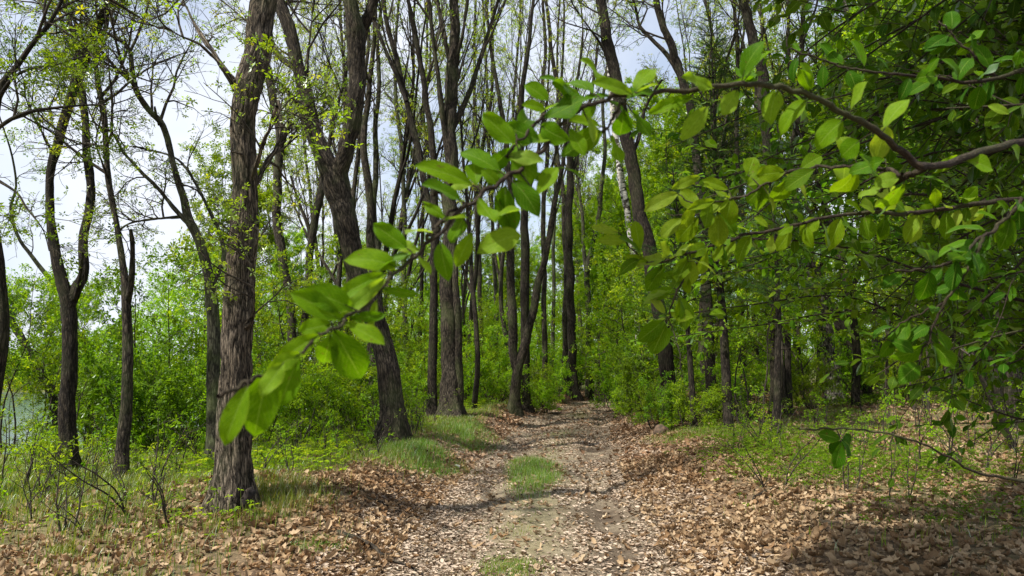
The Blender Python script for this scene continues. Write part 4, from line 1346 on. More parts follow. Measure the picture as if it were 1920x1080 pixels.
def conifer(name, label, x, y, height, r0, whorls, blen, sprayL, tmpl, mat, seed, droop=-0.02, h0=0.5, dens=9, lean=0.0):
    rg = np.random.default_rng(seed)
    z = float(H(x, y))
    root = empty(name, (x, y, z), label, 'conifer')
    tr = limb((x, y, z - 0.1), np.array([lean, 0, 1]), height, 30, 0.012, 0.02, rg)
    rr = np.linspace(r0, 0.008, 30)
    out, tips = [], []
    for w in range(whorls):
        t = (h0 + (height - h0) * (w + rg.random() * 0.5) / whorls) / height
        i = min(int(t * 29), 28)
        p = tr[i]
        L = blen * (1 - t) ** 0.75 * rg.uniform(0.8, 1.15) + 0.12
        nb = rg.integers(4, 7)
        a0 = rg.uniform(0, 6.28)
        for k_ in range(nb):
            a = a0 + k_ / nb * 6.28 + rg.normal() * 0.15
            d = np.array([math.cos(a), math.sin(a), 0.15 + 0.5 * t])
            pp = limb(p, d, L, 8, 0.05, droop, rg)
            r_ = np.linspace(0.006 + 0.006 * L, 0.003, 8)
            out.append((0, pp, r_))
            m = max(3, int(dens * L))
            for q_ in range(m):
                tt = 0.12 + 0.88 * q_ / m
                xx = tt * 7
                ii = min(int(xx), 6)
                pq = pp[ii] + (pp[ii + 1] - pp[ii]) * (xx - ii)
                T = nrm(pp[ii + 1] - pp[ii])
                side = np.cross(T, [0, 0, 1.0]) * (1 if q_ % 2 else -1)
                dd = nrm(T * 0.75 + side * rg.uniform(0.6, 1.0) + rg.normal(size=3) * 0.12)
                l2 = (0.42 * L * (1 - tt) + 0.10) * rg.uniform(0.7, 1.2)
                p2 = limb(pq, dd, l2, 4, 0.08, droop, rg)
                out.append((1, p2, np.linspace(0.004, 0.002, 4)))
                tips.append(p2)
            tips.append(pp[4:8])
    wood_parts(root, [(tr, rr)], out, M_BARK_DARK, M_BARK_DARK, 10)
    pos, dirs = [], []
    for tp in tips:
        L = np.linalg.norm(tp[-1] - tp[0])
        k_ = max(1, int(L / (sprayL * 0.7)))
        for j in range(k_):
            s_ = (j + 0.3) / k_ * 3
            i = min(int(s_), 2)
            d = nrm(tp[i + 1] - tp[i])
            pos.append(tp[i] + (tp[i + 1] - tp[i]) * (s_ - i))
            dirs.append(d + rg.normal(size=3) * 0.10)
            if L > 0.15:
                side = np.cross(d, [0, 0, 1.0]) * rg.choice([-1, 1])
                pos.append(pos[-1])
                dirs.append(d + side * 0.9 + rg.normal(size=3) * 0.1)
    pos, dirs = np.array(pos), np.array(dirs)
    X, Y_, Z_ = frames(dirs, upish=4)
    s = sprayL * rg.uniform(0.8, 1.25, len(pos))
    V, fl, at = scatter(tmpl[0], tmpl[1], pos, X, Y_, Z_, s)
    mk('crown', V, fl, mat, root, False, at)
    return root


NS = needle_spray(30, 0.28, 0.02, 1)
NP = needle_spray(26, 0.62, 0.012, 2)
conifer('spruce_tree', 'dark blue-green spruce rising above the arching branch', P(1352, 300, 14.5)[0], 14.5, 8.4, 0.10, 22, 1.5, 0.16, NS, M_NEEDLE, 1, h0=3.0)
conifer('pine_tree', 'young soft-needled pine at the right edge of the track under the spruce', P(1290, 300, 15)[0], 15, 5.4, 0.07, 12, 1.5, 0.16, NP, M_NEEDLE_PINE, 2, dens=6, h0=2.4)
conifer('pine_tree', 'young pine with feathery tufts right of the spruce', P(1440, 300, 13)[0], 13, 5.6, 0.07, 12, 1.4, 0.16, NP, M_NEEDLE_PINE, 3, dens=6, h0=2.4)
conifer('spruce_tree', 'shaded spruce low behind the hanging leaves, left of the black leaning trunk', P(1530, 300, 15)[0], 17, 6.5, 0.09, 14, 1.4, 0.16, NS, M_NEEDLE, 4, h0=2.6)

# ------------------------------------------------------------------ far wood, one mass
rgw = np.random.default_rng(5)
K = 60000
th_ = rgw.uniform(-0.9, 0.95, K)
dist_ = rgw.uniform(64, 105, K)
dist_ = np.where(th_ < -0.42, dist_ * 0.4 + 62, dist_)
fx_, fy_ = np.sin(th_) * dist_, np.cos(th_) * dist_
top = 9 + 5 * fb(th_ * 14, dist_ * 0.05, 2.0) + np.where(th_ > 0.1, 5, 0) + np.where(th_ < -0.45, -3, 0)
fz_ = H(fx_, fy_) + top * rgw.random(K) ** 1.15
ok = (H(fx_, fy_) > LAKE_Z - 0.1)
pw = np.stack([fx_, fy_, fz_], -1)[ok]
X, Y_, Z_ = frames(rgw.normal(size=(len(pw), 3)), upish=1.0)
V, fl, at = scatter(CL5[0], CL5[1], pw, X, Y_, Z_, 0.34 * rgw.uniform(0.6, 1.3, len(pw)),
                    np.clip(0.5 + 0.6 * fb(pw[:, 0] * 0.25, pw[:, 1] * 0.1, pw[:, 2] * 0.3) + 0.15 * rgw.normal(size=len(pw)), 0, 1))
fw = mk('far_woods', V, fl, M_LEAF_BRIGHT)
tag(fw, 'soft green mass of distant woodland closing the view', kind='stuff')

# ------------------------------------------------------------------ grass
def blades(P0, hgt, wid, rg, lean=0.45):
    k = len(P0)
    a = rg.uniform(0, 6.283, k)
    d = np.stack([np.cos(a), np.sin(a), np.zeros(k)], -1)
    s = np.stack([-np.sin(a), np.cos(a), np.zeros(k)], -1) * (wid / 2)[:, None]
    l_ = (rg.uniform(0.1, 1.0, k) * lean)[:, None] * hgt[:, None]
    m_ = P0 + d * l_ * 0.35 + np.stack([0 * a, 0 * a, hgt * 0.55], -1)
    t = P0 + d * l_ + np.stack([0 * a, 0 * a, hgt * rg.uniform(0.8, 1.0, k)], -1)
    V = np.stack([P0 - s, P0 + s, m_ + s * 0.8, m_ - s * 0.8, t], 1).reshape(-1, 3)
    b = (np.arange(k) * 5)[:, None]
    return V, [b + np.array([[0, 1, 2, 3]]), b + np.array([[3, 2, 4]])], {'rnd': np.repeat(rg.random(k), 5)}


def grass_patch(name, label, x, y, hg, mat, rg, wid=0.006, lean=0.5):
    z = H(x, y)
    P0 = np.stack([x, y, z - 0.005], -1)
    V, fl, at = blades(P0, hg, np.full(len(x), wid) * rg.uniform(0.7, 1.4, len(x)), rg, lean)
    o = mk(name, V, fl, mat, None, False, at)
    tag(o, label, kind='stuff')
    return o


rgg = np.random.default_rng(9)
K = 330000
y = 4.5 + 21 * rgg.random(K) ** 1.3
u = -(1.5 + 7.5 * rgg.random(K) ** 1.1)
x = u + cx(y)
dn = (0.30 + 0.9 * fb(x * 1.1, y * 1.1, 12.0)) * sst(1.7, 3.0, -u + 0.6 * fb(x * 0.9, y * 0.9, 6.0)) * (0.2 + 0.8 * sst(6.0, 10, y)) + 0.25 * sst(9, 12, y) * sst(1.6, 2.1, -u)
keep = rgg.random(K) < dn
x, y = x[keep], y[keep]
keep = H(x, y) > -1.3
x, y = x[keep], y[keep]
grass_patch('grass', 'loose green grass growing along the left verge', x, y, rgg.uniform(0.05, 0.17, len(x)) * (1 + 0.5 * fb(x * 0.7, y * 0.7, 2.0)), M_GRASS, rgg, 0.007)
K = 30000
y = 4.6 + 20 * rgg.random(K)
u = rgg.normal(size=K) * 0.28 - 0.05
x = u + cx(y)
keep = rgg.random(K) < np.clip(1.6 * fb(x * 1.3, y * 0.9, 52.0) - 0.15, 0, 1) * 0.6
x, y = x[keep], y[keep]
grass_patch('grass', 'thin short grass straggling along the middle ridge of the track', x, y, rgg.uniform(0.02, 0.07, len(x)), M_GRASS, rgg, 0.005)
K = 170000
y = 4.5 + 18 * rgg.random(K) ** 1.2
u = 1.7 + 8.5 * rgg.random(K)
x = u + cx(y)
dn = np.clip(0.10 + 1.2 * fb(x * 1.2, y * 1.2, 22.0), 0, 1) * sst(1.7, 3.2, u) * (0.15 + 0.85 * sst(7, 10.5, y)) * 0.7
keep = rgg.random(K) < dn
x, y = x[keep], y[keep]
grass_patch('grass', 'sparse shaded grass in the leaf litter right of the track', x, y, rgg.uniform(0.04, 0.13, len(x)), M_GRASS, rgg, 0.007)


def tuft_patch(px, py, rx, ry, n, label, h0, h1, mat, wid=0.005):
    c = hit(px, py)
    a = rgg.uniform(0, 6.283, n)
    r = rgg.random(n) ** 0.62 * (1 + 0.25 * np.sin(a * 3 + 1) + 0.28 * np.abs(rgg.normal(size=n)))
    x, y = c[0] + np.cos(a) * r * rx, c[1] + np.sin(a) * r * ry
    grass_patch('grass_tuft', label, x, y, rgg.uniform(h0, h1, n) * np.clip(1.15 - 0.5 * r, 0.3, 1), mat, rgg, wid)


tuft_patch(998, 888, 0.36, 1.7, 5200, 'bright green grass tuft in the middle of the track', 0.05, 0.19, M_GRASS_LUSH)
tuft_patch(955, 1066, 0.24, 0.4, 2200, 'pale grass tuft at the bottom of the photo between the ruts', 0.03, 0.07, M_GRASS)
tuft_patch(610, 1025, 0.35, 0.22, 1000, 'small green tuft in the leaves at lower left', 0.03, 0.07, M_GRASS_LUSH)
tuft_patch(1310, 812, 0.9, 0.9, 3500, 'grass clump on the right verge by the leaning dark trunk', 0.06, 0.18, M_GRASS)
tuft_patch(870, 812, 0.6, 2.2, 5000, 'tall grass clump on the left bank before the twin trunks', 0.08, 0.2, M_GRASS_LUSH)
tuft_patch(780, 850, 0.6, 1.1, 5000, 'lush grass on the left bank at the foot of the V-limbed tree', 0.08, 0.22, M_GRASS_LUSH)
tuft_patch(520, 930, 0.45, 0.7, 3000, 'grass clump at the right side of the thick trunk foot', 0.06, 0.2, M_GRASS)
tuft_patch(125, 1035, 0.15, 0.15, 500, 'isolated tuft at the lower left corner', 0.05, 0.12, M_GRASS)

# ------------------------------------------------------------------ low herbs
def herbs(label, K, u0, u1, y0, y1, dens, hmin, hmax, size, mat, rg):
    y = y0 + (y1 - y0) * rg.random(K) ** 1.2
    u = rg.uniform(u0, u1, K)
    x = u + cx(y)
    kp = (rg.random(K) < dens(u, x, y)) & (H(x, y) > -1.3)
    x, y = x[kp], y[kp]
    m = len(x)
    h_ = rg.uniform(hmin, hmax, m)
    p = np.stack([x, y, H(x, y) + h_], -1)
    d = rg.normal(size=(m, 3)) * np.array([1, 1, 0.3])
    X, Y2, Z2 = frames(d, upish=3.0)
    V, fl, at = scatter(CL5[0], CL5[1], p, X, Y2, Z2, size * rg.uniform(0.6, 1.3, m))
    st = [(np.array([[a, b, c - e], [a + 0.01, b, c - e * 0.5], [a, b, c]]), np.array([0.0015, 0.0012, 0.001])) for a, b, c, e in zip(p[:, 0], p[:, 1], p[:, 2], h_)]
    Vt, Ft, _ = tubes(st, 3)
    o = mk('ground_cover', np.concatenate([V, Vt]), fl + [Ft + len(V)], mat, None, False, {'rnd': np.concatenate([at['rnd'], np.full(len(Vt), 0.4)])})
    tag(o, label, kind='stuff')


herbs('low leafy plants and seedlings covering the left verge', 34000, -9, -1.9, 6.5, 24,
      lambda u, x, y: np.clip(0.25 + 1.6 * fb(x * 0.8, y * 0.8, 31.0), 0, 1) * sst(2.0, 3.2, -u) * (0.15 + 0.85 * sst(8, 10, y)), 0.03, 0.28, 0.05, M_LEAF_BRIGHT, rgg)
herbs('low leafy plants scattered through the litter on the right', 56000, 1.8, 12, 5.0, 22,
      lambda u, x, y: np.clip(0.13 + 1.3 * fb(x * 0.8, y * 0.8, 22.0) + 0.5 * sst(8, 10, y) * (1 - sst(2.8, 4.8, u)), 0, 1) * sst(1.8, 3.6, u) * (0.35 + 0.65 * sst(6, 9, y)), 0.02, 0.22, 0.042, M_LEAF_MID, rgg)

# ------------------------------------------------------------------ leaf litter
def litter_tmpl(seed, curl, lobed=True):
    rg = np.random.default_rng(seed)
    w = [0.02, 0.09, 0.17, 0.13, 0.23, 0.16, 0.15, 0.02] if lobed else [0.02, 0.2, 0.27, 0.18, 0.02]
    n = len(w)
    V = []
    tw = rg.normal() * 0.4
    for i in range(n):
        t = i / (n - 1)
        zc = curl * (t - 0.5) ** 2 * 1.2
        for v in (-1, 0, 1):
            yv = v * w[i] * rg.uniform(0.85, 1.15)
            V.append((t - 0.5, yv, zc + abs(yv) * curl * 1.3 + tw * yv * (t - 0.5) + 0.03 * rg.normal()))
    Fc = []
    for i in range(n - 1):
        for j in (0, 1):
            Fc.append([i * 3 + j, (i + 1) * 3 + j, (i + 1) * 3 + j + 1, i * 3 + j + 1])
    return np.array(V), [np.array(Fc)]


LT = [litter_tmpl(s_, c_, True) for s_, c_ in ((1, 0.5), (2, 0.9), (3, -0.5), (4, 1.4), (5, 0.2), (6, -0.9))]
LTF = [litter_tmpl(s_, c_, False) for s_, c_ in ((11, 0.6), (12, 1.1), (13, -0.6))]


def litter(name, label, K, ufun, yfun, dens, smin, smax, tm, mat, rg, tiltk=0.45, zoff=0.012):
    y = yfun(K)
    u = ufun(K)
    x = u + cx(y)
    keep = (rg.random(K) < dens(u, x, y))
    x, y = x[keep], y[keep]
    z = H(x, y)
    kp = z > LAKE_Z + 0.1
    x, y, z = x[kp], y[kp], z[kp]
    k = len(x)
    which = rg.integers(0, len(tm), k)
    Vs, Fs, As, off = [], [], [], 0
    for w in range(len(tm)):
        m_ = which == w
        n = int(m_.sum())
        p = np.stack([x[m_], y[m_], z[m_] + zoff * rg.uniform(0.3, 1.8, n)], -1)
        a = rg.uniform(0, 6.283, n)
        X = nrm(np.stack([np.cos(a), np.sin(a), rg.normal(size=n) * tiltk], -1))
        Zr = np.stack([rg.normal(size=n) * tiltk, rg.normal(size=n) * tiltk, np.ones(n)], -1)
        Z = nrm(Zr - (Zr * X).sum(-1, keepdims=True) * X)
        s = rg.uniform(smin, smax, n)
        s = s * (0.75 + 0.5 * rg.random(n) ** 2)
        drift = 0.5 + 0.55 * fb(p[:, 0] * 0.8, p[:, 1] * 0.8, 41.0)
        rn = np.clip(0.55 * rg.random(n) + 0.45 * np.clip(drift, 0, 1) + 0.06 * rg.normal(size=n), 0, 1)
        V, fl, at = scatter(tm[w][0], tm[w][1], p, X, np.cross(Z, X), Z, s, rn)
        Vs.append(V)
        Fs.append(fl[0] + off)
        As.append(at['rnd'])
        off += len(V)
    o = mk(name, np.concatenate(Vs), [np.concatenate(Fs)], mat, None, False, {'rnd': np.concatenate(As)})
    tag(o, label, kind='stuff')
    return o


rl = np.random.default_rng(31)
# big oak leaves beside the track, near
litter('leaf_litter', 'large curled brown oak leaves lying thick beside the track', 60000,
       lambda K: rl.uniform(-5.5, 6.5, K), lambda K: 3.6 + 9 * rl.random(K) ** 1.1,
       lambda u, x, y: np.clip(0.75 + 0.7 * fb(x * 0.9, y * 0.9, 15.0), 0.15, 1) * np.where(np.abs(u) < 1.15, 0.10, 1) *
       np.where(u < -2.4, 0.75 - 0.5 * sst(7.5, 10, y), 1) * (1 - 0.6 * sst(2.5, 4.5, u) * np.clip(0.5 + fb(x, y, 22.0), 0, 1)), 0.06, 0.12, LT, M_LITTER, rl)
litter('leaf_litter', 'brown fallen leaves farther along both sides of the track', 85000,
       lambda K: rl.uniform(-7, 11, K), lambda K: 11 + 24 * rl.random(K),
       lambda u, x, y: np.clip(0.75 + 0.7 * fb(x * 0.7, y * 0.7, 15.0), 0.1, 1) * np.where(np.abs(u) < 1.15, 0.15, 1) * np.where(u < -2.6, 0.3, 1) * (1 - 0.5 * sst(3, 5, u)),
       0.06, 0.12, LTF, M_LITTER, rl)
litter('leaf_chips', 'small broken grey-brown leaf pieces trodden into the track', 120000,
       lambda K: rl.uniform(-1.7, 1.9, K), lambda K: 3.8 + 26 * rl.random(K) ** 1.6,
       lambda u, x, y: np.clip(0.55 + 0.9 * fb(x * 1.3, y * 0.8, 19.0) - 0.35 * np.exp(-((u) / 0.4) ** 2) - 0.45 * np.exp(-((u - 0.85) / 0.22) ** 2) * (fb(x * .5, y * .5, 3.0) > -0.1), 0.06, 1), 0.02, 0.065, LTF, M_CHIP, rl, 0.22, 0.006)

# fallen twigs on the floor
tw = []
for i_ in range(260):
    y = 4.2 + 16 * rl.random() ** 1.3
    u = rl.uniform(-4.5, 7)
    x = u + float(cx(y))
    a = rl.uniform(0, 6.28)
    L = rl.uniform(0.1, 0.5)
    n = 6
    px_ = x + np.cos(a) * np.linspace(0, L, n) + rl.normal(size=n) * 0.008
    py_ = y + np.sin(a) * np.linspace(0, L, n) + rl.normal(size=n) * 0.008
    pz_ = H(px_, py_) + 0.012 + 0.01 * rl.random()
    r_ = rl.uniform(0.0015, 0.004)
    tw.append((np.stack([px_, py_, pz_], -1), np.linspace(r_, r_ * 0.4, n)))
V, Fq, B = tubes(tw, 5)
tag(mk('twig_litter', V, [Fq], M_TWIG, None, True, {'bk': B}), 'thin dry twigs strewn over the fallen leaves', kind='stuff')

# dead sticks, one by one
for (x0, y0, x1, y1, wpx, lab) in [(1490, 803, 1800, 880, 4, 'thin dead twig trailing through the litter at lower right'),
                                   (1405, 950, 1462, 915, 4, 'short dead stick lying on the right slope of litter'),
                                   (1185, 790, 1250, 786, 4, 'bleached stick lying at the foot of the leaning dark trunk'),
                                   (640, 1005, 780, 1075, 9, 'dark fallen branch half sunk in leaves at lower left of the track'),
                                   (690, 940, 760, 965, 4, 'pale thin stick on the left bank leaves')]:
    a_, b_ = hit(x0, y0), hit(x1, y1)
    n = 14
    q_ = a_ + (b_ - a_) * np.linspace(0, 1, n)[:, None]
    q_[:, 2] = H(q_[:, 0], q_[:, 1]) + 0.03 + 0.015 * np.sin(np.linspace(0, 5, n))
    q_[:, :2] += rl.normal(size=(n, 2)) * 0.012
    r_ = np.linspace(1, 0.45, n) * wpx / 2 * a_[1] / F
    V, Fq, B = tubes([(q_, r_), (limb(q_[7], nrm(q_[8] - q_[7]) + rl.normal(size=3) * 0.5, 0.25, 6, 0.1, 0.02, rl), np.linspace(r_[7] * 0.6, 0.001, 6))], 7)
    o = mk('stick', V, [Fq], M_BARK, None, True, {'bk': B}, loc=tuple(q_[0]))
    tag(o, lab, 'stick')


def rock(name, c, s, lab, mat, cat, seed=1, sub_=3):
    import bmesh
    bm = bmesh.new()
    bmesh.ops.create_icosphere(bm, subdivisions=sub_, radius=1)
    for v in bm.verts:
        n_ = mnoise.noise(Vector((v.co.x * 1.4 + seed, v.co.y * 1.4, v.co.z * 1.4))) * 0.35 + mnoise.noise(v.co * 5) * 0.06
        v.co *= 1 + n_
        v.co.x *= s[0]
        v.co.y *= s[1]
        v.co.z *= s[2]
    me = bpy.data.meshes.new(name)
    bm.to_mesh(me)
    bm.free()
    for p_ in me.polygons:
        p_.use_smooth = True
    me.materials.append(mat)
    o = bpy.data.objects.new(name, me)
    COL.objects.link(o)
    o.location = tuple(c)
    tag(o, lab, cat)
    return o


c = hit(856, 877)
rock('stone', (c[0], c[1], float(H(c[0], c[1])) + 0.015), (0.055, 0.045, 0.03), 'small pale stone at the left rut of the track', M_STONE, 'stone')
c = hit(1015, 895)
c = hit(873, 985 - 20)
M_SOIL = simple_mat('soil_clod', (0.03, 0.02, 0.012), (0.10, 0.06, 0.035), 12, bump=0.8)
c = hit(1045, 778)
rock('log', (c[0], c[1], float(H(c[0], c[1])) + 0.02), (0.7, 0.12, 0.07), 'dark rotten log across the left edge of the track at the bend', M_SOIL, 'log', 7)
c = hit(1240, 815)
rock('stump', (c[0], c[1], float(H(c[0], c[1])) + 0.05), (0.16, 0.14, 0.14), 'low dark stump on the right verge below the leaning dark trunk', M_SOIL, 'stump', 4)

# ------------------------------------------------------------------ foreground branches
fg_rng = np.random.default_rng(55)


def leaf_set(LS, tmpls, rg):
    """LS: list of (base xyz, tip xyz, width/length, roll) -> verts"""
    Vs, Fs, R_, U_, off = [], [], [], [], 0
    for k_, tm in enumerate(tmpls):
        sel = [l_ for i, l_ in enumerate(LS) if i % len(tmpls) == k_]
        if not sel:
            continue
        b = np.array([s[0] for s in sel])
        t = np.array([s[1] for s in sel])
        d = t - b
        L = np.linalg.norm(d, axis=1)
        X = d / L[:, None]
        nr = np.array([s[4] for s in sel])
        Z = nrm(nr - (nr * X).sum(-1, keepdims=True) * X)
        Y_ = np.cross(Z, X)
        roll = np.array([s[3] for s in sel])[:, None]
        Z2 = Z * np.cos(roll) + Y_ * np.sin(roll)
        Y2 = np.cross(Z2, X)
        wr = np.array([s[2] for s in sel])
        S = np.stack([L, wr * L / 0.62, L], -1)
        V, fl, at = scatter(tm[0], tm[1], b, X, Y2, Z2, S, np.array([s[5] for s in sel]), tm[2])
        Vs.append(V)
        Fs.append(fl[0] + off)
        R_.append(at['rnd'])
        U_.append(at['luv'])
        off += len(V)
    return np.concatenate(Vs), [np.concatenate(Fs)], {'rnd': np.concatenate(R_), 'luv': np.concatenate(U_)}


def fg_branch(root, stems, leaves, auto, mat, tm=LG, lsize=0.055, stemmat=None, name='branch', upn=0.4):
    """stems: list of lists (px,py,Y,wpx). leaves: explicit (bx,by,tx,ty,wpx,Y,dYtip,roll,rnd). auto: (stem idx, spacing m, t0, t1)"""
    rg = fg_rng
    polys, LS, pet = [], [], []
    for st in stems:
        pts = [P(a, b, c_) if len(s_) == 4 else None for s_ in st for a, b, c_, _w in [s_]]
        rad = [s_[3] / 2 * s_[2] / F for s_ in st]
        pp, rr = resamp(pts, rad, 24 + 8 * len(st))
        n = len(pp)
        sl = np.arange(n) * 0.35
        pp = pp + np.stack([fb(sl, 1.0 + len(polys), k2 * 4.0, 2) for k2 in range(3)], 1) * 0.004
        rr = rr * (1 + 0.18 * fb(np.arange(n) * 0.9, 3.3 + len(polys), 1.0, 2))
        polys.append((pp, rr))
    for e in leaves:
        bx_, by_, tx, ty, wp, Yv, dy, roll, rn = e
        b, t = P(bx_, by_, Yv), P(tx, ty, Yv + dy)
        L3 = np.linalg.norm(t - b)
        wr = (wp * Yv / F) / L3
        LS.append((b, t, wr, roll, np.array([0.05, -0.9, upn]), rn))
        # petiole to the nearest stem point
        best = None
        for pp, rr in polys:
            dd = np.linalg.norm(pp - b, axis=1)
            i = int(dd.argmin())
            if best is None or dd[i] < best[0]:
                best = (dd[i], pp[i])
        if best and best[0] < 0.05:
            q_ = np.stack([best[1], (best[1] + b) / 2 + np.array([0, 0, 0.002]), b, b + (t - b) * 0.2])
            pet.append((q_, np.array([0.0011, 0.0009, 0.0008, 0.0005])))
    for (si, sp_, t0, t1, side) in auto:
        pp, rr = polys[si]
        seg = np.linalg.norm(np.diff(pp, axis=0), axis=1)
        cum = np.concatenate([[0], np.cumsum(seg)])
        s = cum[-1] * t0
        kk = 0
        while s < cum[-1] * t1:
            i = min(int(np.searchsorted(cum, s)) - 1, len(pp) - 2)
            i = max(i, 0)
            f = (s - cum[i]) / max(seg[i], 1e-6)
            p = pp[i] + (pp[i + 1] - pp[i]) * f
            T = nrm(pp[i + 1] - pp[i])
            nc = rg.integers(1, 4)
            for c_ in range(nc):
                sd_ = 1 if (kk + c_) % 2 else -1
                dv = T * rg.uniform(0.2, 0.9) + nrm(np.cross(T, [0, 1.0, 0.3])) * sd_ * rg.uniform(0.5, 1.0) + rg.normal(size=3) * 0.35
                dv[2] -= side
                dv = nrm(dv)
                b = p + dv * 0.010
                L = lsize * rg.uniform(0.65, 1.25)
                LS.append((b, b + dv * L, rg.uniform(0.48, 0.68), rg.normal() * 0.45, np.array([rg.normal() * 0.3, -0.75, upn + 0.2 + rg.normal() * 0.3]), rg.random()))
                pet.append((np.stack([p, p + dv * 0.005, b, b + dv * L * 0.2]), np.array([0.0011, 0.0009, 0.0008, 0.0005])))
            kk += 1
            s += sp_ * rg.uniform(0.6, 1.4)
    V, Fq, B = tubes(polys, 10)
    if pet:
        V, Fq, B = merge([(V, Fq, B), tubes(pet, 5)])
    br = mk(name, V, [Fq], stemmat or M_STEM, root, True, {'bk': B})
    if LS:
        V, fl, at = leaf_set(LS, tm, rg)
        lo = mk('foliage', V, fl, mat, root, True, at)
        lo.parent = br
    return br


# tree that owns the arching branch: trunk just outside the right edge
base_xy = (1.55, 1.75)
fz = float(H(*base_xy))
cherry = empty('understory_tree', (base_xy[0], base_xy[1], fz), 'nearest leafy tree reaching in from the right with the arching branch across the track', 'tree')
tr = np.array([(1.55, 1.75, fz - 0.1), (1.53, 1.76, 0.6), (1.50, 1.74, 1.2), (1.52, 1.78, 1.8), (1.6, 1.8, 2.6), (1.62, 1.85, 3.6)])
pp, rr = resamp(tr, [0.035, 0.03, 0.027, 0.024, 0.018, 0.008], 50)
V, Fq, B = tubes([(pp, rr)], 14)
mk('trunk', V, [Fq], M_BARK_DARK, cherry, True, {'bk': B})
A1 = [(2150, 250, 1.75, 20), (2000, 262, 1.5, 18), (1920, 268, 1.38, 15), (1830, 286, 1.25, 14), (1740, 314, 1.15, 15), (1700, 292, 1.12, 14), (1640, 245, 1.08, 13), (1570, 203, 1.05, 12), (1500, 172, 1.02, 11), (1440, 158, 1.0, 11), (1380, 158, 0.98, 10),
      (1300, 170, 0.96, 10), (1220, 176, 0.94, 9.5), (1150, 183, 0.92, 9), (1095, 200, 0.90, 8.5), (1060, 226, 0.89, 8), (1030, 262, 0.88, 8), (990, 305, 0.87, 9), (945, 338, 0.86, 9), (900, 368, 0.85, 8.5), (850, 408, 0.84, 8), (800, 455, 0.82, 8),
      (755, 500, 0.80, 7.5), (710, 545, 0.78, 7), (665, 585, 0.76, 6.5), (620, 620, 0.74, 6), (575, 652, 0.72, 6), (530, 685, 0.70, 6), (490, 706, 0.68, 6.5), (450, 720, 0.67, 9), (412, 742, 0.66, 8)]
